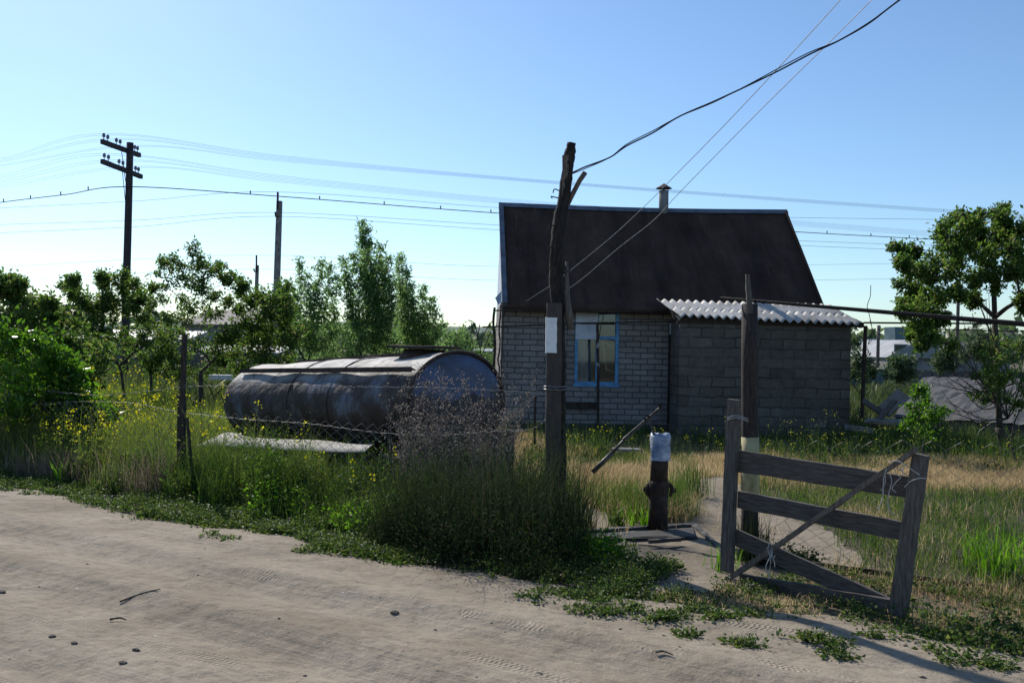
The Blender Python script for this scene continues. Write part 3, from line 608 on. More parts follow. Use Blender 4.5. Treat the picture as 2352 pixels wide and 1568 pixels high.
mb = MB(); mb.tube([b4+Vector((0, 0, .05)), b4+Vector((0, 0, .9))], [.09, .085], 12); mb.build('stub', M['concrete'], t4, smooth=True)
t5, b5, p5 = utility_pole(2018, 747, 40, .07, 'wooden_pole', 'short brown pole with small insulators beside the shed corner', M['log_bare'], .02)
for y_ in (752, 762, 772): polehw(t5, [D(2018, y_, 39.9), D(2022, y_, 39.9), D(2022, y_-4, 39.9)], 'insulator', .03, 'insul')

def wire(pts, r, label, group, name='overhead_wire', mat='farwire', cat='wire', n=10, sides=4):
    P = spline([D(*p) if len(p) == 3 and not isinstance(p, Vector) else p for p in pts], n)
    mb = MB(); mb.tube(P, r, sides); o_ = mb.build(name, M[mat], origin=P[0]); tag(o_, label, cat, group); return o_, P
for k, p in enumerate(ARM[0]):
    s_ = k*2.6
    wire([(-260, 398+s_*1.4, 44), (0, 364+s_*1.1+(k > 3)*4, 37), p, (640, 357+s_*1.0, 35+k*.3), (1176, 408+s_*.5, 38+k*.3), (1800, 455+s_*.5, 42), (2500, 503+s_*.6, 46)], .0032,
         'thin wire tied to the '+('leftmost', 'second', 'third', 'fourth', 'fifth', 'rightmost')[k]+' insulator of the upper crossarm', 'wires on the upper crossarm')
for k, p in enumerate(ARM[1]):
    s_ = k*2.8
    wire([(-260, 430+s_*2.6, 44), (0, 402+s_*2.1, 37), p, (640, 403+s_*1.1, 35+k*.3), (1176, 458+s_*.8, 38+k*.3), (1800, 505+s_*.8, 42), (2500, 560+s_*.8, 46)], .0032,
         'thin wire tied to the '+('leftmost', 'second', 'third', 'fourth', 'fifth', 'rightmost')[k]+' insulator of the lower crossarm', 'wires on the lower crossarm')
cb, CP = wire([(-260, 500, 44), (0, 465, 37), (150, 447, 34), (299, 429, 32.3), (640, 451, 35), (1150, 490, 38), (1820, 532, 42), (2130, 549, 44), (2500, 570, 46)], .016,
              'thicker hung cable dotted with clips, crossing below the crossarms', None, 'hung_cable', 'creosote', 'cable')
LNG = [(CP[i]-CP[0]).length for i in range(len(CP))]
s_ = 1.3
while s_ < LNG[-1]-1:
    i = max(j for j in range(len(CP)) if LNG[j] <= s_); q = CP[i]+(CP[min(i+1, len(CP)-1)]-CP[i])*((s_-LNG[i])/max(1e-6, LNG[min(i+1, len(CP)-1)]-LNG[i]))
    mb = MB(); mb.tube([q, q+Vector((0, 0, .13))], .022, 4); mb.build('clip', M['creosote'], cb); s_ += random.uniform(1.7, 2.4)
wire([(-260, 492, 50), (0, 478, 48), (310, 462, 45), (638, 441, 43.8), (1145, 477, 46), (1500, 492, 47), (1840, 500, 48), (2500, 508, 50)], .008, 'single top wire reaching the pin of the concrete pole', None)
wire([(-260, 528, 50), (0, 516, 48), (310, 506, 45), (632, 488, 43.7), (1145, 517, 46), (1840, 553, 48), (2500, 575, 50)], .008, 'upper of two wires held by the concrete pole side bracket', None)
wire([(-260, 548, 50), (0, 535, 48), (310, 521, 45), (632, 497, 43.7), (1145, 528, 46), (1840, 564, 48), (2500, 590, 50)], .008, 'lower of two wires held by the concrete pole side bracket', None)
wire([(-260, 622, 80), (0, 613, 78), (589, 586, 74.8), (1145, 612, 78), (1865, 608, 84), (2500, 596, 90)], .010, 'faint far wire over the top of the distant small pole', None)
wire([(-260, 655, 80), (0, 646, 78), (583, 618, 74.8), (1145, 644, 78), (1870, 643, 84), (2500, 630, 90)], .010, 'faint far wire at the side of the distant small pole', None)

# ---------------------------------------------------------------- crooked post by the road
YP = 7.65
bp = Vector((D(1268, 1230, YP).x, YP, 0))
post = thing('service_pole', 'crooked charred log lashed to a brown post with a white painted band', 'pole', bp)
d_ = lambda x, y, o_=0: D(x, y, YP+o_)
mb = MB(); mb.plank(D(1269, 1262, YP-.05), D(1273, 696, YP-.05), .125, .09, (1, 0, 0), 18, .0025, .12); mb.build('stub_post', M['brown_paint'], post)
mb = MB(); mb.plank(D(1266, 810, YP-.098), D(1268, 729, YP-.098), .088, .006, (1, 0, 0), 6, .003, .08)
mb.plank(D(1253.5, 811, YP-.075), D(1254.5, 728, YP-.075), .006, .05, (1, 0, 0), 6, .0005); mb.build('white_band', M['white_paint'], post)
mb = MB(); mb.tube(spline([d_(1284, 1262, .07), d_(1286, 1000, .07), d_(1284, 800, .07), d_(1281, 700, .06), d_(1277, 640, .04), d_(1280, 560, 0), d_(1288, 500, 0), d_(1296, 450, 0), d_(1303, 400, 0), d_(1308, 360, 0), d_(1313, 329, 0)], 5),
                   [.052]*12+[.056]*10+[.058]*10+[.05]*8+[.046]*8+[.038]*3, 11, .22); mb.build('log', M['log_dark'], post, smooth=True)
mb = MB(); mb.plank(d_(1297, 450, -.03), d_(1299, 357, -.03), .05, .03, (1, 0, 0), 6, .004); mb.build('splint', M['log_bare'], post)
mb = MB(); mb.tube([d_(1302, 470, .02), d_(1318, 440, .02), d_(1331, 415, .02), d_(1344, 396, .02)], [.024, .022, .021, .022], 9, .1); mb.build('branch_stub', M['log_bare'], post, smooth=True)
mb = MB(); mb.tube([d_(1302, 600, .03), d_(1303, 680, .03), d_(1306, 720, .02), d_(1309, 757, .01)], [.012, .022, .030, .026], 8, .2); mb.build('side_splint', M['log_bare'], post, smooth=True)
mb = MB(); mb.plank(d_(1296, 622, -.02), d_(1314, 624, -.02), .014, .02, (0, 0, 1), 2, .001); mb.build('bracket', M['steel'], post)
for k in range(8):   # torn bark strips
    mb = MB(); y_ = random.choice((438, 444, 455, 520, 570, 618, 630, 560)); x_ = 1284-(y_-440)*.09; p = d_(x_, y_, -.03)
    mb.tube(spline([p, p+Vector((-.03-random.random()*.03, -.01, .01)), p+Vector((-.05, -.02, -.04*random.random()))], 3), .005, 4)
    mb.build('bark_strip', M['bark'], post)
for y_ in (886, 893):
    mb = MB(); pts = []
    for k in range(17):
        an = 2*math.pi*k/16; pts.append(D(1275, y_+random.uniform(-1, 1), YP)+Vector((.09*math.cos(an), .14*math.sin(an), 0)))
    mb.tube(pts, .0035, 4); mb.build('wire_tie', M['wire'], post)
# service cable: two strands loosely twisted
CBL = [(1312, 398, 7.55), (1345, 383, 7.5), (1400, 362, 7.4), (1440, 335, 7.35), (1500, 305, 7.25), (1560, 268, 7.15), (1640, 233, 7.0), (1720, 196, 6.9), (1790, 162, 6.8), (1860, 125, 6.7), (1930, 92, 6.6), (2000, 50, 6.5), (2070, -2, 6.4), (2200, -90, 6.2), (2500, -330, 5.9)]
for k, (am, r_, lab) in enumerate(((0, .0062, 'thick black service cable rising from the crooked log to the upper right'), (4, .0040, 'thinner black strand looping round the thick service cable'))):
    P = [(x_, y_+am*math.sin(i*1.25+.6)+(-2 if k and i > 3 else 0), Y_+.01*k) for i, (x_, y_, Y_) in enumerate(CBL)]
    wire(P, r_, lab, None, 'service_cable', 'cable', 'cable', 12, 6)
for (P, lab) in (([(1208, 692, 16.1), (1262, 657, 13.8), (1306, 624, 12.5), (1400, 548, 11), (1476, 478, 10), (1542, 412, 9.3), (1700, 250, 8), (1934, -4, 6.8), (2150, -260, 6)], 'left of two thin twisted wires slanting up from the house eave to the sky'),
                 ([(1290, 674, 13.2), (1340, 638, 12.4), (1420, 570, 11), (1500, 507, 10.2), (1562, 441, 9.4), (1750, 250, 8), (2006, -4, 6.8), (2220, -240, 6)], 'right of two thin twisted wires slanting up from behind the log to the sky')):
    wire(P, .0034, lab, None, 'thin_wire', 'wire', 'wire', 12, 5)

# ---------------------------------------------------------------- dark gate post with pole on top
YG = 7.1
gp = Vector((D(1722, 1290, YG).x, YG, 0))
gpost = thing('gate_post', 'thick dark wooden post with a cream painted foot, carrying a long horizontal pole', 'post', gp)
mb = MB(); mb.tube([D(1722, y_, YG) for y_ in (1300, 1180, 1060, 940, 820, 698)], [.066, .065, .064, .063, .062, .060], 16, .04); mb.build('post', M['wood_dark'], gpost, smooth=True)
mb = MB(); mb.tube([D(1723, y_, YG) for y_ in (1168, 1100, 1050, 1003)], [.0675]*4, 16, .03); mb.build('painted_foot', M['cream_paint'], gpost, smooth=True)
mb = MB(); mb.plank(D(1728, 1165, YG-.072), D(1727, 1003, YG-.07), .05, .008, (1, 0, 0), 2); 
mb = MB(); mb.plank(D(1722, 720, YG-.05), D(1717, 630, YG-.05), .045, .025, (1, 0, 0), 6, .003, .03); mb.build('peg_board', M['wood_gray'], gpost)
PEND = Vector((4.6, 5.68, 0))
gA = D(1655, 684, 7.22); gB = D(2352, 744, 6.28); gC = gB+(gB-gA)*.35
pole_h = MB(); pole_h.tube([gA+Vector((0, -.0, 0)), gA*.6+gB*.4, gB, gC], [.011, .014, .019, .02], 9, .05); tag(pole_h.build('horizontal_pole', M['log_dark'], origin=gA, smooth=True), 'long thin dark pole resting level across the gate post top, running off right', 'pole')

# ---------------------------------------------------------------- gate
ga, gb = G(1668, 1326), G(2062, 1422)
gate = thing('wooden_gate', 'weathered grey plank gate hanging askew, with a loose diagonal stick tied across it', 'gate', (ga.x, ga.y, 0))
gdir = (gb-ga).normalized(); gn = Vector((gdir.y, -gdir.x, 0))
def gq(x, y, off=0): return PL(x, y, ga, gb, off)
def gplank(name, x0, y0, x1, y1, w0, w1=None, th=.025, off=0, mat='wood_gray_h', side=None, seg=10, jit=.003):
    a_, b_ = gq(x0, y0, off), gq(x1, y1, off); mb = MB(); mb.plank(a_, b_, w0, th, side or (0, 0, 1), seg, jit, w1); return mb.build(name, M[mat], gate)
gplank('stile', 1670, 1312, 1686, 917, .088, .092, .045, .0, 'wood_gray', gdir, 12, .003)
rs = gplank('stile', 2061, 1412, 2116, 1043, .098, .088, .045, .03, 'wood_gray', gdir, 14, .004)
gplank('rail', 1696, 1058, 2112, 1122, .150, .125, .024, -.035)
gplank('rail', 1696, 1146, 2092, 1222, .118, .11, .024, -.035)
gplank('brace', 1688, 1232, 2045, 1392, .12, .10, .024, -.040)
gplank('rail', 1702, 1328, 2062, 1396, .072, .095, .035, -.004)
st = gplank('loose_stick', 1656, 1342, 2106, 1030, .035, .028, .022, .065, 'log_bare', (0, 0, 1), 14, .003)
def tangle(mb, c, r, n, L_=.25):
    n = max(2, n//2)
    for k in range(n):
        p = c+Vector((random.uniform(-r, r), random.uniform(-.02, .02), random.uniform(-r*.4, r*.4))); pts = [p]
        for j in range(5): p = p+Vector((random.uniform(-.03, .03), random.uniform(-.01, .01), random.uniform(-L_/5*1.4, L_/5*.3))); pts.append(p)
        mb.tube(spline(pts, 3), .0028, 4)
mb = MB(); tangle(mb, gq(2050, 1065, .085), .07, 9, .22); tangle(mb, gq(2035, 1085, .085), .03, 3, .34); mb.tube(spline([gq(2040, 1062, .09), gq(2062, 1058, .09), gq(2085, 1072, .09), gq(2112, 1090, .06)], 4), .003, 4)
mb.tube(spline([gq(2078, 1118, .05), gq(2090, 1106, .058), gq(2110, 1098, .058), gq(2128, 1098, .05)], 4), .0035, 4); mb.build('twine', M['twine'], gate)
mb = MB(); tangle(mb, gq(1767, 1254, .08), .02, 6, .2); mb.tube(spline([gq(1768, 1245, .085), gq(1764, 1262, .09), gq(1770, 1285, .085), gq(1765, 1330, .05)], 4), .003, 4); mb.build('twine', M['twine'], gate)
mb = MB()
for y_ in (957, 962):
    mb.tube(spline([gq(1671, y_+2, .03), gq(1690, y_-3, .034), gq(1710, y_+2, .02), gq(1718, y_+6, -.03)], 4), .005, 5)
mb.build('wire_tie', M['wire'], gate)

# ================================================================ FENCES
def netting(pts, z0f, z1f, cell=.062, r=.0014, wob=.012):
    """woven diamonds: every wire zigzags upward between two neighbours"""
    V_ = []; T_ = []
    pts = [Vector(p) for p in pts]; seglen = [(pts[i+1]-pts[i]).length for i in range(len(pts)-1)]; tot = sum(seglen)
    def at(s):
        s = max(0, min(tot-1e-6, s)); i = 0
        while s > seglen[i]: s -= seglen[i]; i += 1
        return pts[i]+(pts[i+1]-pts[i])*(s/seglen[i]), (pts[i+1]-pts[i]).normalized()
    nw = int(tot/cell)
    for k in range(nw):
        s0 = k*cell; zt = z1f(s0/tot); zb = z0f(s0/tot); n_ = int((zt-zb)/(cell*.62)); P = []
        for j in range(n_+1):
            z = zb+(zt-zb)*j/n_; s = s0+(cell/2 if ((j+k) % 2) else -cell/2)*1.0
            p, t_ = at(s); nn_ = Vector((-t_.y, t_.x, 0))
            wv = wob*math.sin(s*3.1+z*4)+wob*.6*math.sin(s*9+z*7)
            P.append((p+t_*(.35*wv)+nn_*(wv+(.002 if j % 2 else -.002))+Vector((0, 0, z+.5*wv))))
        P = np.array([tuple(q) for q in P]); t2 = np.gradient(P, axis=0); t2 = nrm(t2)
        a1 = nrm(np.cross(t2, [0.01, 1, .02])); a2 = np.cross(t2, a1); b_ = sum(len(v_) for v_ in V_)
        ring = np.stack([P+r*(a1*math.cos(an)+a2*math.sin(an)) for an in (0, 2.094, 4.189)], 1); m_ = len(P)
        V_.append(ring.reshape(-1, 3)); i0 = np.arange(m_-1)[:, None]*3+b_
        for k2 in range(3):
            k3 = (k2+1) % 3; T_.append(np.concatenate([i0+k2, i0+k3, i0+k3+3, i0+k2+3], 1))
    return np.concatenate(V_), np.concatenate(T_)
FA = Vector((bp.x-.02, YP-.02, 0)); FB = Vector((D(420, 900, 9.8).x, 9.8, 0)); FC = Vector((-7.4, 12.8, 0)); FD = Vector((-11.5, 16.2, 0))
fence = thing('wire_fence', 'sagging chain link fence with two barbed strands, running from the crooked pole to the left', 'fence', (FB.x, FB.y, 0))
V_, T_ = netting([FA, FB, FC, FD], lambda q: .02, lambda q: .82+.03*math.sin(q*9), .072, .0032)
npmesh('netting', V_, T_, M['net'], fence)
mb = MB(); mb.plank((FB.x, FB.y, 0), (FB.x-.01, FB.y, 1.0), .075, .06, (1, 0, 0), 8, .004, .07); mb.plank((FB.x-.005, FB.y-.002, 1.0), (FB.x+.01, FB.y, 1.64), .05, .045, (1, 0, 0), 6, .003, .045); mb.build('post', M['wood_dark'], fence)
mb = MB(); mb.tube([PL(446, 1140, FA, FB, .25), PL(430, 960, FA, FB, .03)], [.018, .016], 7, .1); mb.build('stay', M['rust'], fence)
for (px_, Yb, zt) in ((590-360, 0, 0),):
    q = FC; mb = MB(); mb.tube([(q.x, q.y, 0), (q.x+.03, q.y, 1.35)], [.04, .035], 8, .1); mb.build('post', M['wood_dark'], fence)
mb = MB(); mb.tube([PL(1228, 1020, FA, FB), PL(1229, 910, FA, FB)], .009, 6); mb.build('stake', M['rust'], fence)
def barbed(name, pts, r=.0019, parent=None):
    P = spline(pts, 14); mb = MB(); Q = [p+Vector((0, 0, .004*math.sin(i*1.7))) for i, p in enumerate(P)]; mb.tube(Q, r, 5); acc = 0
    for i in range(1, len(Q)):
        acc += (Q[i]-Q[i-1]).length
        if acc > .11:
            acc = 0
            for sg in (1, -1): mb.tube([Q[i]+Vector((-.012, 0, -.02*sg)), Q[i]+Vector((.012, 0, .02*sg))], .0014, 3)
    return mb.build(name, M['barb'], parent)
fp = lambda x, y: PL(x, y, FA, FB, .03)
fq = lambda x, y: PL(x, y, FB, FC, .03)
barbed('barbed_strand', [fp(1262, 905), fp(1170, 898), fp(1000, 890), fp(850, 888), fp(760, 887), fp(650, 882), fp(520, 885), fp(420, 888), fq(330, 899), fq(210, 907), fq(60, 890), fq(-60, 872)], parent=fence)
barbed('barbed_strand', [fp(1262, 955), fp(1220, 985), fp(1130, 990), fp(1000, 999), fp(860, 992), fp(740, 976), fp(650, 968), fp(560, 962), fp(430, 948), fq(370, 938), fq(300, 925), fq(180, 922), fq(60, 928), fq(-60, 905)], parent=fence)
# right fence with a rusty bottom rail
RA_ = Vector((gp.x+.03, YG-.02, 0)); RB_ = G(2320, 1358); RB_.z = 0; RC_ = RA_+(RB_-RA_)*2.2
rf = thing('wire_fence', 'chain link fence behind the gate with a rusty bottom rail, at the right edge', 'fence', (RB_.x, RB_.y, 0))
V_, T_ = netting([RA_+(RB_-RA_)*.12, RC_], lambda q: .05, lambda q: .93+.05*math.sin(q*4), .095, .0026, .02); npmesh('netting', V_, T_, M['net'], rf)
mb = MB(); a_, b_ = PL(1850, 1292, RA_, RB_, .02), PL(2330, 1356, RA_, RB_, .02); mb.plank(a_, b_, .035, .03, (0, 0, 1), 10, .003); mb.plank(b_, b_+(b_-a_)*.5, .035, .03, (0, 0, 1), 4, .003); mb.build('bottom_rail', M['rust'], rf)

# ================================================================ PUMP
YQ = G(1511, 1216).y
pb = Vector((G(1511, 1216).x, YQ, 0))
pump = thing('hand_pump', 'rusty standpipe hand pump with a long lever, standing in the path', 'pump', pb)
q_ = lambda x, y, o_=0: D(x, y, YQ+o_)
P = [q_(1511, 1222), q_(1512, 1140)]; mb = MB(); mb.tube([q_(1511, 1226), q_(1512, 1160), q_(1513, 1110)], [.087, .084, .084], 20, .02); mb.build('lower_barrel', M['rust'], pump, smooth=True)
mb = MB(); mb.tube([q_(1513, 1112), q_(1515, 1060), q_(1517, 1000)], [.078, .076, .076], 20, .015); mb.build('barrel', M['rust'], pump, smooth=True)
mb = MB(); mb.tube([q_(1512, 1137), q_(1512, 1131), q_(1512, 1122), q_(1513, 1108), q_(1513, 1103)], [.085, .09, .092, .09, .085], 16, .06); fl = mb.build('flange', M['rust'], pump)
for (sx_, x0_, x1_, y_) in ((-1, 1490, 1478, 1126), (1, 1538, 1552, 1128)):
    mb = MB(); mb.tube(spline([q_(x0_+sx_*-4, 1110), q_(x0_+sx_*2, 1114), q_(x0_+sx_*6, 1126), q_(x0_+sx_*0, 1140)], 3), [.012, .014, .016, .018, .018, .018, .018, .016, .014, .012], 7, .2)
    mb.tube([q_(x0_, y_), q_(x1_, y_)], .011, 6); mb.tube([q_(x1_, y_), q_(x1_+sx_*-2, y_-8)], .008, 5); mb.build('lug', M['rust'], fl)
mb = MB(); nn_ = 26; pts = []; vs = []; fs = []
for j, (y_, r_) in enumerate(((1056, .086), (1050, .084), (1044, .082), (1032, .085), (1020, .086), (1008, .088), (1000, .086), (996, .075), (997, .04), (999, .004))):
    c_ = q_(1517, y_)
    for k in range(nn_):
        an = 2*math.pi*k/nn_; rr = r_*(1+.07*math.sin(an*5+j*1.3)+.05*(random.random()-.5)) if j > 1 else r_
        vs.append((c_.x+rr*math.cos(an), c_.y+rr*math.sin(an), c_.z+.012*math.sin(an*3+j)*(j > 4)+(.012*(random.random()-.5) if j > 1 else 0)))
for j in range(9):
    for k in range(nn_): a0 = j*nn_+k; a1 = j*nn_+(k+1) % nn_; fs.append((a0, a1, a1+nn_, a0+nn_))
mb.add(vs, fs); tag(mb.build('plastic_bag', M['bag'], origin=q_(1517, 1050), smooth=True), 'crumpled blue and white plastic bag tied over the pump head', 'bag')
mb = MB(); mb.plank(q_(1503, 1003, -.03), q_(1492, 955, -.03), .022, .012, (1, 0, 0), 3, .001); mb.build('link', M['steel'], pump)
mb = MB()
for o_ in (-.055, -.02): mb.plank(q_(1521, 934, o_), q_(1432, 1010, o_), .03, .008, (.6, 0, .7), 5, .001)
lv = mb.build('lever', M['steel'], pump)
mb = MB(); mb.tube([q_(1440, 1003, -.038), q_(1404, 1042, -.038)], .013, 8); mb.tube([q_(1408, 1038, -.038), q_(1361, 1084, -.038)], [.021, .021], 10); mb.build('grip_pipe', M['steel'], lv, smooth=True)
for (x_, y_) in ((1490, 957), (1516, 933), (1482, 962)):
    mb = MB(); mb.tube([q_(x_, y_, -.075), q_(x_, y_, .0)], .015, 8); mb.tube([q_(x_, y_, -.09), q_(x_, y_, .015)], .007, 6); mb.build('pivot_bolt', M['rust'], lv)
mb = MB(); mb.tube(spline([q_(1520, 936, -.04), q_(1517, 950, -.04), q_(1519, 965, -.04), q_(1516, 975, -.04)], 3), .004, 5); mb.build('hook', M['rust'], lv)
# kerbed wet pad at its foot
pad = thing('drain_trough', 'dark wet concrete trough edge round the foot of the pump', 'trough', G(1480, 1240))
g2 = lambda x, y, z=0: G(x, y, z)
mb = MB()
def kerb(mb, a_, b_, w_, h_): mb.plank(a_+Vector((0, 0, h_/2-.02)), b_+Vector((0, 0, h_/2-.02)), h_, w_, (0, 0, 1), 10, .006)
mb = MB(); kerb(mb, G(1352, 1240), G(1600, 1238), .05, .05); mb.build('front_kerb', M['concrete_dark'], pad)
mb = MB(); kerb(mb, G(1345, 1222), G(1592, 1208), .06, .045); mb.build('back_kerb', M['concrete_dark'], pad)
mb = MB(); kerb(mb, G(1590, 1206), G(1662, 1268), .05, .045); mb.build('side_kerb', M['concrete_dark'], pad)
mb = MB(); mb.hexa([tuple(G(x_, y_, -.02)) for x_, y_ in ((1352, 1236), (1598, 1234), (1592, 1212), (1345, 1226))]+[tuple(G(x_, y_, .026)) for x_, y_ in ((1352, 1236), (1598, 1234), (1592, 1212), (1345, 1226))]); mb.build('trough_floor', M['shaded_wet_mud'], pad)
mb = MB(); mb.plank(G(1490, 1243, .05), G(1562, 1238, .05), .03, .03, (0, 1, 0), 5, .003); mb.build('bare_slat', M['wood_gray_h'], pad)
# ================================================================ TANK
e0 = Vector((-3.30, 12.75, 0)); e1 = Vector((-.56, 9.92, 0)); ax = (e1-e0).normalized(); TL = (e1-e0).length; sd_ = Vector((-ax.y, ax.x, 0))
if sd_.y > 0: sd_ = -sd_          # sd_ points to the camera side
RW, RH = .66, .52
tank = thing('tank_trailer', 'rusty grey old liquid tank on a low frame, lying in the weeds behind the fence', 'tank', (e0+e1)/2)
def axis(s): return e0+ax*s+Vector((0, 0, .74+.24*s/TL))
ns, nk = 44, 40; vs = []; fs = []
prof = []
for i in range(ns+1):
    s = TL*i/ns; prof.append((s, 1.0-.004*random.random()))
dome = [(-.14, .0001), (-.135, .35), (-.115, .6), (-.08, .8), (-.04, .92), (-.01, .985)]
prof = dome+prof
for (s, k_) in prof:
    c_ = axis(s)
    for k in range(nk):
        an = 2*math.pi*k/nk; dent = 1+.012*math.sin(s*3+an*2)+.010*math.sin(s*7+an*5)
        vs.append(tuple(c_+sd_*(RW*k_*dent*math.cos(an))+Vector((0, 0, RH*k_*dent*math.sin(an)))))
for i in range(len(prof)-1):
    for k in range(nk): a0 = i*nk+k; a1 = i*nk+(k+1) % nk; fs.append((a0, a1, a1+nk, a0+nk))
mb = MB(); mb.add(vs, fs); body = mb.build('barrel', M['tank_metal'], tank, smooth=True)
for s in (TL*.40, TL*.62):   # welded seams
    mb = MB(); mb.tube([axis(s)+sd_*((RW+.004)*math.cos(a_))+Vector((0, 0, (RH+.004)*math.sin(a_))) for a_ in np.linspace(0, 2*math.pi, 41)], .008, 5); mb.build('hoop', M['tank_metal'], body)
# near end: dished head set inside a rim
mb = MB(); vs = []; fs = []; prof = [(TL+.001, .985), (TL-.02, .97), (TL+.02, .93), (TL+.055, .75), (TL+.08, .5), (TL+.09, .25), (TL+.093, .001)]
for (s, k_) in prof:
    c_ = axis(s)
    for k in range(nk): an = 2*math.pi*k/nk; vs.append(tuple(c_+sd_*(RW*k_*math.cos(an))+Vector((0, 0, RH*k_*math.sin(an)))))
for i in range(len(prof)-1):
    for k in range(nk): a0 = i*nk+k; a1 = i*nk+(k+1) % nk; fs.append((a0, a1, a1+nk, a0+nk))
mb.add(vs, fs); mb.build('end_cap', M['tank_blue'], tank, smooth=True)
mb = MB(); mb.tube([axis(TL)+sd_*((RW+.005)*math.cos(a_))+Vector((0, 0, (RH+.005)*math.sin(a_))) for a_ in np.linspace(0, 2*math.pi, 41)], .022, 6); mb.build('rim', M['rust'], tank, smooth=True)
# side gutter board on the near flank
def tk(s, a_, r_=0): return axis(s)+sd_*((RW+r_)*math.cos(a_))+Vector((0, 0, (RH+r_)*math.sin(a_)))
a0_, a1_ = math.radians(50), math.radians(38)
mb = MB(); mb.plank(tk(.1, a0_, .045), tk(TL-.05, a1_, .045), .05, .008, tuple(sd_*.9+Vector((0, 0, .35))), 12, .003); mb.plank(tk(.1, a0_, .09)+Vector((0, 0, -.035)), tk(TL-.05, a1_, .09)+Vector((0, 0, -.03)), .055, .008, (0, 0, 1), 12, .002); mb.build('side_flange', M['rust'], tank)
ab = math.radians(112)
mb = MB(); mb.plank(tk(.25, ab, .03), tk(TL-.55, ab, .05), .10, .02, (0, 0, 1), 10, .002); mb.build('walkway_edge', M['rust'], tank)
mb = MB(); hs = TL-.62; hc = axis(hs)+Vector((0, 0, RH)); mb.tube([hc-Vector((0, 0, .1)), hc+Vector((0, 0, .02)), hc+Vector((0, 0, .06))], [.30, .22, .20], 22); mb.build('hatch_neck', M['rust'], tank, smooth=True)
mb = MB(); mb.plank(hc-ax*.30+Vector((0, 0, .085)), hc+ax*.34+Vector((0, 0, .085)), .52, .03, tuple(sd_), 6, .003); mb.build('hatch_lid', M['rust'], tank)
# chassis
for o_ in (-.3, .3):
    mb = MB(); mb.plank(e0+sd_*o_+Vector((0, 0, .22)), e1+ax*.15+sd_*o_+Vector((0, 0, .3)), .14, .07, (0, 0, 1), 4, .002); mb.build('chassis_beam', M['rust'], tank)
for s in (.5, TL*.5, TL-.45):
    mb = MB(); c_ = axis(s); mb.plank(c_-sd_*.55+Vector((0, 0, -.46)), c_+sd_*.55+Vector((0, 0, -.46)), .22, .06, (0, 0, 1), 3, .002); mb.build('saddle', M['rust'], tank)
for s in (.35, .85):
    for o_ in (-.45, .45):
        mb = MB(); c_ = e0+ax*(TL*s)+sd_*o_; pts = [c_-sd_*.06+Vector((0, 0, .2)), c_+sd_*.06+Vector((0, 0, .2))]; mb.tube([pts[0], pts[0]*.8+pts[1]*.2, pts[0]*.2+pts[1]*.8, pts[1]], [.17, .2, .2, .17], 20); mb.build('wheel', M['concrete_dark'], tank, smooth=True)
mb = MB(); qd = D(1168, 1060, 9.7); mb.plank(D(1150, 1062, 9.8)+Vector((0, 0, -.15)), D(1150, 990, 9.8), .28, .3, (1, 0, 0), 4, .004); mb.build('frame_box', M['rust'], tank)
# bent mudguard sheet in front of the barrel
NX = 26; vs = []; fs = []
uo = [(456, 1021, 11.5), (520, 993, 11.5), (575, 1003, 11.1), (650, 1008, 10.75), (730, 1010, 10.35), (800, 1017, 10.0), (862, 1018, 9.75)]
lo = [(452, 1023, 11.2), (520, 1024, 10.9), (575, 1026, 10.6), (650, 1031, 10.25), (730, 1035, 9.85), (800, 1037, 9.5), (838, 1036, 9.35)]
U_ = spline([D(*p) for p in uo], 5); L_ = spline([D(*p) for p in lo], 5); n_ = len(U_)
for k in range(n_): u_, l_ = U_[k], L_[k]; vs += [tuple(u_), tuple(u_*.5+l_*.5+Vector((0, 0, .012))), tuple(l_), tuple(l_-Vector((0, 0, .012))), tuple(u_*.5+l_*.5-Vector((0, 0, .0))), tuple(u_-Vector((0, 0, .012)))]
for k in range(n_-1):
    for j in range(6): a0 = k*6+j; a1 = k*6+(j+1) % 6; fs.append((a0, a1, a1+6, a0+6))
mb = MB(); mb.add(vs, fs); mb.build('mudguard', M['sheet'], tank, smooth=True)
for k in (2, n_//2, n_-4):
    mb = MB(); mb.plank(U_[k]*.5+L_[k]*.5-Vector((0, 0, .02)), Vector((U_[k].x, U_[k].y, .02)), .04, .03, (1, 0, 0), 2, .001); mb.build('mudguard_bracket', M['rust'], tank)

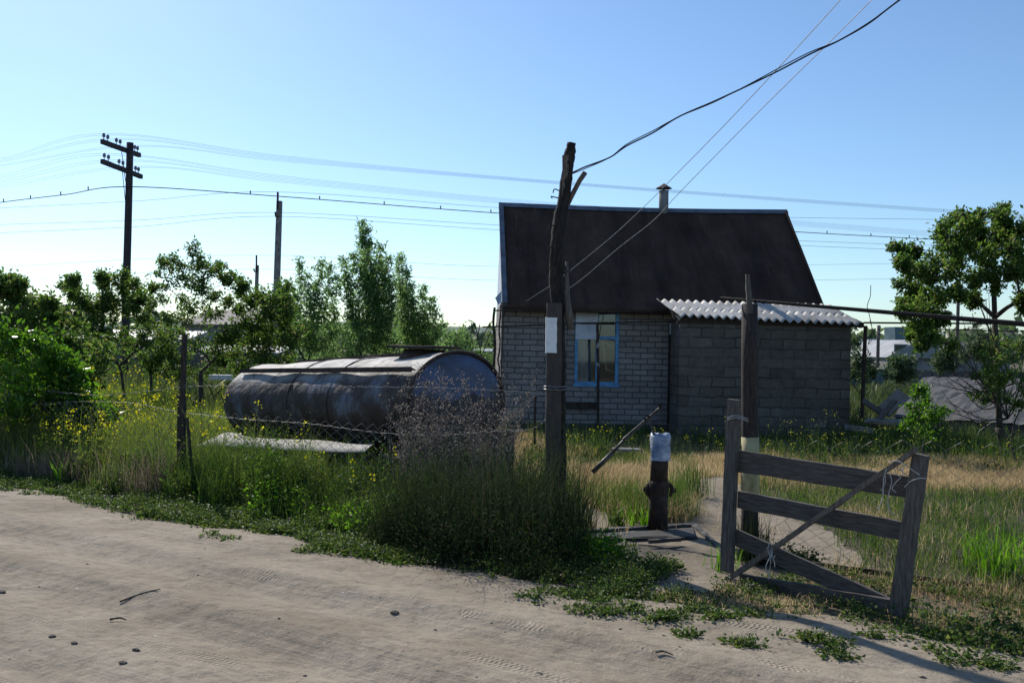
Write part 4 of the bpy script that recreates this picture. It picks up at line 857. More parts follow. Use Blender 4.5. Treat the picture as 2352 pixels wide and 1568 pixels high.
# ================================================================ VEGETATION
def leaves(P, Dr, size, wr=.45, fold=.25):
    n_ = len(P); Dr = nrm(Dr); side = nrm(np.cross(Dr, RNG.normal(size=(n_, 3)))); up_ = np.cross(Dr, side)
    s = np.broadcast_to(np.asarray(size, float), (n_,))[:, None]
    b_ = P; t_ = P+Dr*s+up_*s*-.12; m_ = P+Dr*s*.45
    l_ = m_+side*s*wr*.5+up_*s*fold*wr; r_ = m_-side*s*wr*.5+up_*s*fold*wr
    V = np.stack([b_, l_, t_, r_], 1).reshape(-1, 3); i = np.arange(n_)[:, None]*4
    T = np.concatenate([i+np.array([[0, 2, 1]]), i+np.array([[0, 3, 2]])], 0)
    return V, T
def blades(P, H, Wd, lean=.35, bend=.35):
    n_ = len(P); H = np.broadcast_to(H, (n_,))[:, None]; an = RNG.uniform(0, 2*np.pi, n_); la = RNG.uniform(0, 2*np.pi, n_)
    sd = np.stack([np.cos(an), np.sin(an), an*0], 1)*(np.broadcast_to(Wd, (n_,))[:, None]/2)
    ln = np.stack([np.cos(la), np.sin(la), la*0], 1)*np.abs(RNG.normal(0, 1, (n_, 1)))
    up_ = np.array([[0, 0, 1.0]])
    m_ = P+up_*H*.55+ln*H*lean*.3; t_ = P+up_*H*(1-.15*bend)+ln*H*(lean*.7+bend*.3)
    V = np.stack([P-sd, P+sd, m_+sd*.75, m_-sd*.75, t_], 1).reshape(-1, 3); i = np.arange(n_)[:, None]*5
    T = np.concatenate([i+np.array([[0, 1, 2]]), i+np.array([[0, 2, 3]]), i+np.array([[3, 2, 4]])], 0)
    return V, T, t_
def cat(parts):
    Vs, Ts, o_ = [], [], 0
    for V, T in parts: Vs.append(V); Ts.append(T+o_); o_ += len(V)
    return np.concatenate(Vs), np.concatenate(Ts)
def sample(poly, dens, clump=0, seed=1, inv=False):
    P = np.asarray(poly, float); lo_, hi_ = P.min(0), P.max(0); n_ = int(dens*(hi_[0]-lo_[0])*(hi_[1]-lo_[1]))
    X = RNG.uniform(lo_[0], hi_[0], n_); Y = RNG.uniform(lo_[1], hi_[1], n_); k = inpoly(X, Y, P); X, Y = X[k], Y[k]
    if clump:
        f = vnoise(X*clump+31, Y*clump+17, seed)*.7+vnoise(X*clump*3+31, Y*clump*3+17, seed+1)*.3
        if inv: f = 1-f
        k = RNG.random(len(X)) < np.clip((f-.33)*3.2, .03, 1); X, Y = X[k], Y[k]
    return np.stack([X, Y, X*0-.01], 1)
def notpath(P):
    X, Y = P[:, 0], P[:, 1]; wx = X+.16*(fbm(X*3+5, Y*3, 40)-.5); wy = Y+.3*(fbm(X*3+50, Y*3, 44)-.5); k = ~inpoly(wx, wy, PATH)
    k |= (RNG.random(len(X)) < .02); k &= ~((np.abs(X-pb.x) < .1) & (np.abs(Y-pb.y) < .1)); return P[k]
def nothouse(P):
    d = np.array([[(HI[0][0]), HI[0][1]], [HI[1][0], HI[1][1]]]); q = P[:, :2]@d.T+np.array([HI[0][3], HI[1][3]])
    return P[~((q[:, 0] > -.05) & (q[:, 0] < xR+.1) & (q[:, 1] > -.1) & (q[:, 1] < DEP)) & ~((q[:, 0] > sx0-.05) & (q[:, 0] < sx1+.05) & (q[:, 1] > YS-.05) & (q[:, 1] < DEP))]
def rn(n_, k, lo_=0, hi_=1): return np.repeat(RNG.uniform(lo_, hi_, n_), k)
def grass(name, P, h0, h1, wd, mat, lean=.35, per=3, spread=.03, kind='stuff', label=None, c='grass', rl=0, rh=1, hn=None):
    n0 = len(P); P = np.repeat(P, per, 0); P = P+np.concatenate([RNG.normal(0, spread, (len(P), 2)), np.zeros((len(P), 1))], 1)
    Hh = RNG.uniform(h0, h1, len(P))
    f = .35+.8*vnoise(P[:, 0]*1.7+9, P[:, 1]*1.7+40, 77)+.5*vnoise(P[:, 0]*5+9, P[:, 1]*5+40, 79); Hh = Hh*f
    V, T, tp = blades(P, Hh, wd, lean)
    patch = vnoise(P[:, 0]*2.1+60, P[:, 1]*2.1+10, 91)
    r_ = np.clip(RNG.uniform(rl, rh, len(P))*.6+patch*.5*(rh-rl)+rl*.0, 0, 1)
    return V, T, np.repeat(r_, 5), tp
def put_grass(name, label, parts, mat, c='grass', kind='stuff', group=None):
    Vs, Ts, rs, o_ = [], [], [], 0
    for g in parts: Vs.append(g[0]); Ts.append(g[1]+o_); rs.append(g[2]); o_ += len(g[0])
    V = np.concatenate(Vs); ob = npmesh(name, V, np.concatenate(Ts), M[mat], rnd=np.concatenate(rs), origin=(float(V[:, 0].mean()), float(V[:, 1].mean()), 0))
    return tag(ob, label, c, group, kind)
def weeds(P, h0, h1, nl, ls, flw=0, fs=.02, wr=.5, stem=.006, spread=.05, up_=.5, lean=.2):
    """upright stalks with leaves; optional flower heads. returns green part, flower part"""
    n_ = len(P); H = RNG.uniform(h0, h1, n_)*(.6+.8*vnoise(P[:, 0]*2.3+9, P[:, 1]*2.3+4, 78)); V, T, tp = blades(P, H, stem, lean, .2)
    parts = [(V, T)]; rr = [np.repeat(RNG.random(n_)*.6, 5)]
    q = RNG.random((n_, nl)); 
    pos = P[:, None, :]*(1-q[..., None])+tp[:, None, :]*q[..., None]; pos = pos.reshape(-1, 3); tf = q.reshape(-1)
    az = RNG.uniform(0, 2*np.pi, len(pos)); dr = np.stack([np.cos(az), np.sin(az), RNG.normal(up_, .3, len(pos))], 1)
    pos = pos+dr*np.array([[1, 1, 0]])*RNG.uniform(0, spread, (len(pos), 1))
    Vl, Tl = leaves(pos, dr, ls*(1.15-.7*tf)*RNG.uniform(.6, 1.2, len(pos)), wr); parts.append((Vl, Tl)); rr.append(np.repeat(RNG.random(len(pos)), 4))
    V, T = cat(parts); gr = (V, T, np.concatenate(rr)); fl_ = None
    if flw:
        k = RNG.random(n_) < .85; tps = np.repeat(tp[k], flw, 0); Hf = np.repeat(H[k], flw)
        off = RNG.normal(0, 1, (len(tps), 3))*np.array([[.022, .022, .0]]); off[:, 2] = -RNG.exponential(.05, len(tps)); pos = tps+off
        dr = RNG.normal(size=pos.shape); dr[:, 2] += .8; Vf, Tf = leaves(pos, dr, fs*RNG.uniform(.6, 1.3, len(pos)), .9); fl_ = (Vf, Tf, np.repeat(RNG.random(len(pos)), 4))
    return gr, fl_
# --- trees -------------------------------------------------------
def make_tree(name, label, c, base, clumps, Y, leaf, mat, group=None, tw=24, lpt=9, trunk_r=.05, fork=.35, wr=.5, droop=.3, dY=.5, tr_pts=None, squish=1.0, rs=1.32, dn=.72, sat=2, **kw):
    root = thing(name, label, c, base, group=group)
    tb = MB(); base = Vector(base); cs = []
    for cl in clumps:
        px_, py_, rp = cl[:3]; yy = Y+(cl[3] if len(cl) > 3 else random.uniform(-dY, dY)); cs.append((D(px_, py_, yy), rp*yy/F))
    zmin = min(c_[0].z for c_ in cs); cen = sum((c_[0] for c_ in cs), Vector())/len(cs)
    fk = Vector((base.x*.85+cen.x*.15, base.y*.85+cen.y*.15, max(.25, zmin*fork)))
    tb.tube(spline([base, base*.6+fk*.4+Vector((.02, 0, .02)), fk], 4), [trunk_r*(1.3-.05*i) for i in range(9)], 8, .2)
    ends = [(fk, trunk_r*.8)]
    ext = []
    for (c_, r_) in cs:
        for q in range(sat): ext.append((c_+Vector((random.uniform(-1.9, 1.9), random.uniform(-1.2, 1.2), random.uniform(-1.6, 1.1)))*r_, r_*random.uniform(.5, .9)))
    leaf *= 1.3; cs = [(c_[0], c_[1]*rs) for c_ in cs]; tw = int(tw*dn); nmain = len(cs); cs += [e_ for e_ in ext if e_[0].z > .5]
    order = sorted(range(len(cs)), key=(lambda i: abs(cs[i][0].x-base.x-.1)) if kw.get('spread_first') else (lambda i: cs[i][0].z)); pen = .6 if kw.get('spread_first') else 3
    LP, LD = [], []
    for i in order:
        c_, r_ = cs[i]
        best = min(ends, key=lambda e_: (e_[0]-c_).length+max(0, e_[0].z-c_.z)*pen); st_, sr = best
        md = st_*.5+c_*.5+Vector((random.uniform(-.08, .08), random.uniform(-.08, .08), random.uniform(-.02, .1)))*min(1.5, (c_-st_).length)
        er = max(.006, sr*.55); tb.tube(spline([st_, md, c_], 4), list(np.linspace(sr*.8, er, 9)), 5, .1); ends.append((c_, er)); ends.append((md, sr*.75))
        for k in range(tw if i < nmain else int(tw*.6)):
            d0 = np.random.default_rng(random.randrange(1 << 30)).normal(size=3); d0 /= np.linalg.norm(d0)
            e_ = np.array(c_)+(d0*np.array([.85, .85, .8])+np.array([0, 0, .45]))*r_*random.uniform(.3, 1.6); s0 = np.array(c_)+d0*r_*random.uniform(.0, .4)-np.array([0, 0, .2*r_])
            if k % 3 == 0: tb.tube([Vector(s0), Vector(e_)], [.005, .0025], 3)
            t_ = RNG.uniform(.15, 1.05, lpt)[:, None]; pp = s0*(1-t_)+e_*t_+RNG.normal(0, leaf*.5, (lpt, 3))
            LP.append(pp); dd = (e_-s0)/max(1e-6, np.linalg.norm(e_-s0)); LD.append(dd[None, :]*.6+RNG.normal(0, .6, (lpt, 3))+np.array([[0, 0, -droop]]))
    LP = np.concatenate(LP); LD = np.concatenate(LD); V, T = leaves(LP, LD, leaf*RNG.uniform(.6, 1.25, len(LP)), wr)
    tb.build('trunk', M['bark'], root, smooth=True)
    npmesh('crown', V, T, M[mat], root, rnd=np.repeat(np.clip(RNG.normal(.45, .25, len(LP)), 0, 1), 4))
    return root
def spires(tips, bx, by):     # upright feathery leaders
    o_ = []
    for (tx, ty) in tips:
        ln = random.uniform(120, 200); ex = tx+(bx-tx)*.45; ey = min(by, ty+ln); n_ = int((ey-ty)/17)+2
        for k in range(n_): q = k/(n_-1); o_.append((tx+(ex-tx)*q**1.3+random.uniform(-5, 5), ty+(ey-ty)*q, 5+9*q**.7))
    return o_
def shoot(pts, r0, r1, n_):
    r0 *= .8; r1 *= .52
    P = [Vector((p[0], p[1], 0)) for p in pts]; q = spline(P, 8); o_ = []
    for k in range(n_): t_ = k/(n_-1); p = q[int(t_*(len(q)-1))]; o_.append((p.x+random.uniform(-3, 3), p.y+random.uniform(-4, 4), r0+(r1-r0)*t_))
    return o_
ELM = dict(rs=1.2, dn=.33, sat=0)
TG = 'fruit trees behind the fence'
def gbase(px_, Y): d = ray(px_, 900); return (d.x*Y/d.y, Y, 0)
# far left dense tree and the bright near bush
cl = [(12, 668, 26), (40, 690, 24), (8, 720, 34), (55, 730, 30), (90, 715, 20), (110, 700, 14), (30, 770, 38), (80, 775, 34), (120, 750, 24), (10, 820, 36), (60, 830, 36), (110, 815, 32), (150, 790, 20), (-30, 700, 40), (-40, 790, 45), (140, 840, 26), (20, 650, 14), (45, 655, 10), (95, 860, 34), (30, 880, 38), (150, 885, 26)]
make_tree('fruit_tree', 'dense green fruit tree filling the left edge of the photo', 'tree', gbase(40, 13.5), cl, 13.5, .055, 'leaf_apr', TG, 42, 9, .06, squish=.9)
cl = [(20, 850, 40), (70, 870, 40), (120, 850, 34), (150, 890, 26), (30, 920, 44), (90, 930, 42), (140, 940, 30), (175, 905, 16), (190, 940, 22), (180, 975, 26), (215, 965, 20), (10, 800, 30), (100, 800, 26), (160, 860, 18), (50, 960, 40), (-40, 880, 50), (225, 940, 16), (120, 965, 26)]
make_tree('leafy_bush', 'glossy bright green bush overhanging the fence at the left edge', 'bush', gbase(80, 11.9), cl, 11.9, .075, 'leaf_bush', None, 30, 8, .035, wr=.48, dY=.35)
cl = [(165, 645, 10), (172, 665, 12), (185, 690, 14), (160, 720, 24), (200, 700, 26), (225, 720, 26), (185, 745, 30), (230, 760, 26), (150, 770, 26), (205, 800, 28), (245, 690, 14), (170, 820, 24), (235, 640, 10), (220, 840, 20)]
make_tree('fruit_tree', 'fruit tree just left of the telegraph pole', 'tree', gbase(195, 18), cl, 18, .06, 'leaf_apr', TG, 34, 9, .05)
cl = [(240, 645, 12), (262, 640, 13), (280, 660, 16), (300, 650, 14), (318, 668, 16), (270, 690, 20), (305, 700, 22), (255, 720, 22), (325, 730, 16), (262, 780, 22), (318, 790, 18), (240, 800, 18), (330, 690, 10)]
make_tree('fruit_tree', 'fruit tree growing in front of the telegraph pole', 'tree', gbase(285, 19), cl, 19, .06, 'leaf_apr', TG, 26, 9, .045)
cl = [(350, 660, 10), (372, 690, 16), (345, 720, 18), (380, 730, 20), (360, 760, 24), (390, 775, 20), (335, 790, 20), (370, 810, 22), (400, 820, 16), (350, 840, 12)]
make_tree('fruit_tree', 'low twiggy fruit tree just right of the telegraph pole', 'tree', gbase(345, 20), cl, 20, .06, 'leaf_apr', TG, 22, 9, .05, fork=.5)
cl = [(449, 572, 11), (372, 602, 9), (392, 618, 14), (408, 605, 12), (425, 632, 20), (450, 610, 14), (478, 610, 12), (400, 650, 16), (440, 660, 18), (492, 625, 11), (505, 610, 7), (470, 655, 14), (455, 690, 22), (415, 690, 16), (490, 680, 13), (515, 640, 8), (430, 730, 24), (470, 740, 24), (500, 720, 16), (450, 785, 26), (500, 780, 22), (540, 640, 9), (520, 690, 12), (550, 680, 14)]
make_tree('fruit_tree', 'tallest sapling of the fruit trees, with an open airy crown', 'tree', gbase(460, 19), cl, 19, .06, 'leaf_apr', TG, 17, 8, .045, fork=.6)
cl = [(560, 660, 12), (600, 680, 16), (575, 700, 18), (615, 710, 22), (645, 670, 16), (630, 690, 18), (560, 740, 24), (600, 750, 28), (640, 740, 26), (535, 780, 24), (580, 790, 28), (625, 790, 28), (660, 780, 26), (655, 715, 20), (600, 820, 24)]
make_tree('fruit_tree', 'bushy reddish green fruit tree beside the elm thicket', 'tree', gbase(600, 18.5), cl, 18.5, .06, 'leaf_apr', TG, 34, 9, .05)
EG = 'young elms behind the tank'
cl = [(700, 760, 20), (740, 780, 22), (770, 770, 20), (715, 800, 22), (680, 780, 18)]
cl += spires([(690, 602), (735, 602), (757, 612), (668, 652), (710, 636), (722, 660), (775, 640), (650, 690)], 725, 800)
make_tree('elm_tree', 'left young elm with two slender feathery tops, behind the tank', 'tree', gbase(720, 21), cl, 21, .07, 'leaf_elm', EG, 26, 9, .05, wr=.36, droop=.7, fork=.3, **ELM)
cl = [(860, 720, 24), (840, 760, 26), (885, 760, 26), (860, 800, 26), (820, 790, 22), (895, 710, 18), (860, 660, 18), (870, 620, 14)]
cl += spires([(788, 598), (814, 590), (828, 514), (838, 530), (850, 560), (872, 570), (890, 596), (860, 620), (800, 640), (880, 640), (840, 600), (905, 650)], 862, 800)
make_tree('elm_tree', 'tallest young elm, its pointed top above the thicket', 'tree', gbase(862, 20.5), cl, 20.5, .07, 'leaf_elm', EG, 30, 9, .06, wr=.36, droop=.7, fork=.3, **ELM)
cl = [(945, 730, 18), (960, 770, 22), (930, 780, 22), (985, 790, 18), (1005, 770, 12)]
cl += spires([(915, 590), (930, 622), (940, 655), (972, 662), (986, 690), (1002, 712), (955, 690), (920, 660), (1012, 745)], 945, 800)
make_tree('elm_tree', 'right young elm spreading towards the house gap', 'tree', gbase(950, 21), cl, 21, .07, 'leaf_elm', EG, 28, 9, .05, wr=.36, droop=.7, fork=.3, **ELM)
# gap shrubs
cl = [(1030, 770, 16), (1045, 790, 20), (1060, 765, 10), (1070, 790, 18), (1090, 805, 18), (1055, 815, 20), (1015, 795, 18), (1095, 825, 16), (1120, 840, 16), (1105, 860, 20), (1075, 840, 20)]
make_tree('willow_shrub', 'pale feathery shrub between the elms and the house', 'shrub', gbase(1065, 26), cl, 26, .08, 'leaf_elm', None, 18, 8, .03, wr=.3, droop=.5)
sh = thing('dead_sapling', 'leafless thin sapling against the sky left of the house', 'sapling', gbase(1105, 24)); mb = MB()
for pts in ([(1108, 860), (1103, 800), (1090, 745), (1075, 735)], [(1103, 800), (1110, 770), (1130, 738)], [(1098, 775), (1085, 755), (1082, 740)], [(1106, 820), (1122, 775), (1128, 762)], [(1098, 770), (1102, 745)]): mb.tube(spline([D(x_, y_, 24) for x_, y_ in pts], 4), .012, 4)
mb.build('branches', M['bark'], sh)
# right tree
cl = [(2200, 500, 13), (2225, 510, 16), (2215, 535, 24), (2245, 545, 22), (2165, 545, 18), (2180, 570, 26), (2220, 580, 30), (2260, 590, 28), (2150, 600, 26), (2075, 580, 13), (2095, 590, 14), (2070, 605, 9), (2110, 620, 20), (2140, 640, 26), (2185, 630, 28), (2230, 640, 28), (2100, 660, 18), (2130, 680, 22), (2160, 690, 20), (2090, 690, 14), (2080, 720, 12), (2105, 715, 16), (2300, 490, 12), (2310, 510, 14), (2290, 530, 18), (2325, 540, 22), (2290, 570, 26), (2330, 585, 28), (2310, 620, 26), (2345, 640, 26), (2360, 520, 20), (2370, 600, 32), (2280, 640, 20), (2120, 750, 24), (2100, 768, 18), (2140, 772, 20), (2125, 790, 14), (2160, 740, 12), (2345, 690, 14), (2190, 680, 12), (2230, 690, 12)]
make_tree('fruit_tree', 'big dark spreading fruit tree at the right edge, bare twigs below its crown', 'tree', gbase(2315, 13.8), cl, 13.8, .052, 'leaf_apr', None, 34, 9, .075, fork=.3, dY=.7, dn=1.0, sat=2, rs=1.25, spread_first=True)
mb = MB(); rt = thing('bare_twigs', 'tangle of leafless brown branches under the right tree', 'branches', gbase(2305, 13.6))
for k in range(28):
    a_ = random.choice([(2315, 960), (2300, 930), (2310, 900), (2330, 880)]); x1_, y1_ = random.choice([(2130, 900), (2180, 800), (2240, 760), (2150, 850), (2120, 830), (2280, 700), (2200, 930), (2350, 760), (2352, 850), (2220, 700), (2250, 860)]); x1_ += random.uniform(-30, 30); y1_ += random.uniform(-30, 30)
    Y_ = 13.6+random.uniform(-.5, .5); mx_, my_ = (a_[0]+x1_)/2+random.uniform(-15, 15), (a_[1]+y1_)/2+random.uniform(0, 30)
    P = spline([D(a_[0], a_[1], 13.7), D(mx_, my_, Y_), D(x1_, y1_, Y_)], 5); mb.tube(P, list(np.linspace(.014, .003, len(P))), 4, .2)
    for j in range(5):
        p = P[random.randrange(4, len(P)-1)]; mb.tube([p, p+Vector((random.uniform(-.3, .1), random.uniform(-.1, .1), random.uniform(-.12, .25)))], [.006, .002], 3)
mb.build('branch', M['bark'], rt)
cl = [(2280, 800, 16), (2290, 830, 20), (2270, 850, 12), (2320, 820, 22), (2300, 870, 18), (2275, 890, 14), (2345, 870, 24), (2340, 800, 20), (2330, 930, 14), (2260, 920, 10)]
make_tree('shrub', 'sparse shrub wrapped round the foot of the right tree', 'shrub', gbase(2330, 13.2), cl, 13.2, .045, 'leaf_apr', None, 22, 8, .02)
cl = [(2120, 900, 10), (2125, 925, 14), (2110, 950, 14), (2135, 960, 14), (2105, 990, 16), (2130, 1000, 16), (2155, 950, 10), (2090, 970, 8)]
make_tree('young_shrub', 'bright green young shrub beside the rubble, right of the shed', 'shrub', gbase(2120, 13.0), cl, 13.0, .045, 'leaf_bush', None, 20, 8, .012)
cl = [(1965, 790, 10), (1970, 815, 16), (1975, 845, 18), (1995, 835, 18), (1962, 860, 14), (2000, 860, 12)]
make_tree('shrub', 'round green shrub showing between the shed wall and the corner post', 'shrub', gbase(1975, 28), cl, 28, .09, 'leaf_far', None, 24, 9, .03)
for (x_, y_, r_, Y_, lab) in ((2175, 830, 16, 33, 'small dark shrub before the pale gabled house'), (2060, 850, 18, 30, 'grey green shrub in front of the far grey fence'), (2250, 800, 22, 36, 'dark shrub beside the slim brown pole')):
    cl = [(x_+random.uniform(-r_, r_), y_+random.uniform(-r_, r_*1.2), r_*.7) for k in range(9)]; make_tree('shrub', lab, 'shrub', gbase(x_, Y_), cl, Y_, .1, 'leaf_far', None, 20, 8, .03)

for (nm, x0_, x1_, y0_, y1_, Y_, rr_, n_, lab) in (('shrub', 60, 250, 760, 890, 15.5, 26, 20, 'shrub filling the gap behind the glossy left bush'), ('shrub', 230, 420, 770, 880, 21, 22, 20, 'scrub at the feet of the fruit trees beside the telegraph pole'),
        ('shrub', 420, 560, 760, 870, 21.5, 24, 16, 'scrub under the tallest sapling'), ('shrub', 540, 700, 740, 850, 19.5, 28, 24, 'scrub between the fruit trees and the elms'), ('shrub', 690, 1010, 745, 840, 22.5, 30, 44, 'dense scrub along the feet of the young elms')):
    cl = [(random.uniform(x0_, x1_), y0_+(y1_-y0_)*random.random()**.8, rr_*random.uniform(.6, 1)) for k in range(n_)]
    make_tree(nm, lab, 'shrub', gbase((x0_+x1_)/2, Y_), cl, Y_, .065, 'leaf_elm' if x0_ > 680 else 'leaf_apr', None, 22, 9, .03, sat=0)
# --- grasses ------------------------------------------------------
def vline(X, v): return 6.6-.609*X-v/.854*1.0
def strip(u0, u1, v0, v1, n_=14):   # polygon in road coordinates
    a_ = [(u, v0) for u in np.linspace(u0, u1, n_)]+[(u, v1) for u in np.linspace(u1, u0, n_)]
    return [(R0[0]+u*RU[0]+v*RV[0], R0[1]+u*RU[1]+v*RV[1]) for u, v in a_]
low = []
P = sample(strip(-14, 1.0, -1.0, .55), 760, 2.6, 3); vv_ = vcoord(P[:, 0], P[:, 1]); ee = edge_v(ucoord(P[:, 0], P[:, 1])); P = P[(vv_ < ee+.02) | (RNG.random(len(P)) < np.exp(-np.clip(vv_-ee, 0, 9)/.05)*.5)]
P[:, 2] = .012
g, _ = weeds(P, .035, .11, 11, .042, wr=.55, spread=.05, up_=.35); low.append(g)
P = sample(strip(.2, 7, -1.3, .30), 480, 2.2, 8); P = notpath(P); vv_ = vcoord(P[:, 0], P[:, 1]); P = P[(vv_ < .05) | (RNG.random(len(P)) < .25)]; P[:, 2] = .015
g, _ = weeds(P, .025, .07, 9, .034, wr=.55, spread=.05, up_=.35); low.append(g)
put_grass('verge_weeds', 'low green creeping weeds along the sandy road edge', low, 'grass_bright' if 0 else 'grass_green')
P = sample(strip(.4, 7, -1.5, .05), 900, 2.2, 18, True); P = notpath(P)
put_grass('verge_dry_grass', 'short trampled dry grass in front of the gate', [grass('', P, .03, .09, .004, None, .9, 4, .03)], 'grass_dry')
# isolated small plants on the road in front of the path
tufts = [(1220, 1368), (1255, 1358), (1290, 1352), (1330, 1365), (1375, 1358), (1385, 1378), (1430, 1352), (1470, 1362), (1500, 1350), (1395, 1405), (1455, 1400), (1485, 1418), (1535, 1418), (1575, 1455), (1545, 1412), (1600, 1395), (1560, 1352), (1620, 1372), (1650, 1420), (1850, 1470), (1905, 1475), (1690, 1415), (1930, 1500), (2010, 1460), (2160, 1500), (2200, 1520), (2290, 1530), (1740, 1408), (1340, 1395), (1700, 1480), (20, 1122), (60, 1130), (480, 1228), (520, 1236), (700, 1262)]
parts = []
for (x_, y_) in tufts:
    c_ = onroad(x_, y_); n_ = random.randint(7, 20); Q = np.array([[c_.x, c_.y, c_.z-.004]])+np.concatenate([RNG.normal(0, .045, (n_, 2)), np.zeros((n_, 1))], 1)
    g, _ = weeds(Q, .02, .06, 10, .036, wr=.6, spread=.05, up_=.3); parts.append(g)
put_grass('road_weeds', 'scattered small creeping weeds on the bare sand near the path', parts, 'grass_green')
# tall growth on the fence line
P = sample([(-5.5, 11.1), (-3.3, 9.7), (-1.5, 8.75), (-.4, 8.0), (.45, 7.3), (.55, 7.5), (.45, 8.3), (-.6, 9.6), (-3, 11.2)], 190, 1.6, 5)
rag, ragb = [], []
tall = [grass('', P, .25, .58, .0065, None, .5, 5, .05)]
P = sample([(-4.2, 9.7), (-3.3, 9.1), (-1.4, 7.75), (-.4, 7.1), (.3, 6.8), (-.2, 7.7), (-1.5, 8.7), (-3.3, 9.7), (-4.2, 10.3)], 260, 1.4, 65)
tall.append(grass('', P, .12, .38, .0065, None, .6, 5, .05))
PW = sample([(-5.5, 10.8), (-3.3, 9.15), (-1.5, 8.1), (-.4, 7.25), (.2, 7.2), (-.6, 9.2), (-3, 10.6)], 60, 1.6, 6)
g, _ = weeds(PW, .3, .7, 34, .05, wr=.3, spread=.07, up_=.7, lean=.3); tall.append(g)
P = sample([(-1.0, 7.35), (.2, 6.72), (.55, 6.72), (.65, 7.2), (.6, 8.0), (-.9, 8.4)], 330)
tall2 = [grass('', P, .3, .95, .006, None, .5, 5, .06)]
for k in range(46):
    q = random.random(); cx_ = -4.6+4.3*q+random.uniform(-.2, .2); cy_ = 6.6-.609*cx_+random.uniform(.55, 1.5); n_ = random.randint(8, 26); Q = np.array([[cx_, cy_, 0]])+np.concatenate([RNG.normal(0, .09, (n_, 2)), np.zeros((n_, 1))], 1)
    hc_ = random.uniform(.4, .8)*(1.0 if cx_ > -3 else .8)
    g, _ = weeds(Q, hc_*.5, hc_, random.choice((18, 30, 42)), random.choice((.035, .05, .065)), wr=random.choice((.25, .4, .55)), spread=.05, up_=.8, lean=.22); (rag if k % 2 else ragb).append(g)
    Q = np.repeat(Q, 3, 0)+np.concatenate([RNG.normal(0, .05, (n_*3, 2)), np.zeros((n_*3, 1))], 1); tall.append(grass('', Q, hc_*.5, hc_*.95, .006, None, .35, 2, .03))
tall += rag
put_grass('fence_weeds', 'ragged clumps of tall bright green weeds standing between the road and the tank', ragb, 'grass_weed', 'weeds')
put_grass('fence_grass', 'tall dark green grass along the chain link fence', tall, 'grass_green')
P2 = sample([(-1.3, 7.42), (-.6, 6.7), (.15, 6.3), (.45, 6.4), (.5, 7.2), (.35, 7.6), (-.9, 8.0)], 200, 2.2, 71); g, _ = weeds(P2, .3, 1.0, 55, .045, wr=.28, spread=.10, up_=.6, lean=.35)
put_grass('dark_weed_thicket', 'dense dark weed thicket round the foot of the crooked pole', tall2+[g], 'grass_dark', 'weeds')
g, _ = weeds(sample([(-3.2, 9.0), (-.9, 7.3), (.3, 6.7), (.3, 7.1), (-3, 9.5)], 45, 1.8, 9), .15, .38, 26, .06, wr=.5, spread=.09)
put_grass('broad_weeds', 'broad leaved green weeds at the foot of the fence', [g], 'grass_bright', 'weeds')
# left dry grasses and field
P = sample([(-12, 17), (-9, 13.5), (-5.8, 10.65), (-3.5, 9.25), (-3.3, 9.7), (-4.4, 11.2), (-7.4, 13.4), (-10, 17)], 900, .8, 41)
put_grass('grey_dry_grass', 'matted grey brown dry grass before the left bush', [grass('', P, .2, .52, .005, None, .5, 5, .05)], 'grass_grey')
P = sample([(-14, 22), (-8, 12.0), (-4.6, 10.1), (-3.4, 9.5), (-1.5, 9.4), (-2.5, 12), (-4, 14), (-8, 22)], 230, 1.2, 14)
gg = [grass('', P, .3, .6, .007, None, .3, 5, .05)]
P = sample([(-7.5, 12.5), (-5.2, 10.4), (-3.4, 9.3), (-2.6, 9.4), (-3.8, 12.2), (-5.5, 13.5)], 85, 1.0, 33); g, f_ = weeds(P, .45, .95, 30, .055, 10, .021, .35, .007, .06, .8, .15)
gg.append(g); fl2 = [f_]
P = sample([(-3.4, 9.2), (-.8, 7.8), (-.6, 8.4), (-3, 9.9)], 9); g, f_ = weeds(P, .5, .8, 24, .055, 9, .02, .35, .007, .06, .8, .15); gg.append(g); fl2.append(f_)
put_grass('mustard_stalks', 'tall green flowering weeds behind the fence at left', gg, 'grass_must', 'weeds')
put_grass('mustard_flowers', 'yellow flower heads of the weeds behind the fence', fl2, 'flower', 'flowers')
P = sample([(-40, 60), (-20, 22), (-7, 12), (-2.5, 10), (-.2, 11), (-.1, 16.3), (-.6, 22), (8, 60)], 34, .5, 15); gF = [grass('', P, .25, .6, .02, None, .4, 5, .12)]
P = sample([(8, 60), (6.2, 17), (6.5, 13.5), (12, 14), (30, 40), (30, 60)], 40, .5, 16); gF.append(grass('', P, .2, .5, .02, None, .4, 5, .1))
P = sample([(-60, 120), (-40, 60), (-6, 17), (-3, 16), (-1, 21), (10, 60), (7, 22), (12, 20), (34, 60), (60, 120)], 1.5); gF.append(grass('', nothouse(P), .3, .6, .09, None, .5, 4, .5))
put_grass('field_grass', 'rough green grass of the plots behind the trees and the house', gF, 'grass_field')
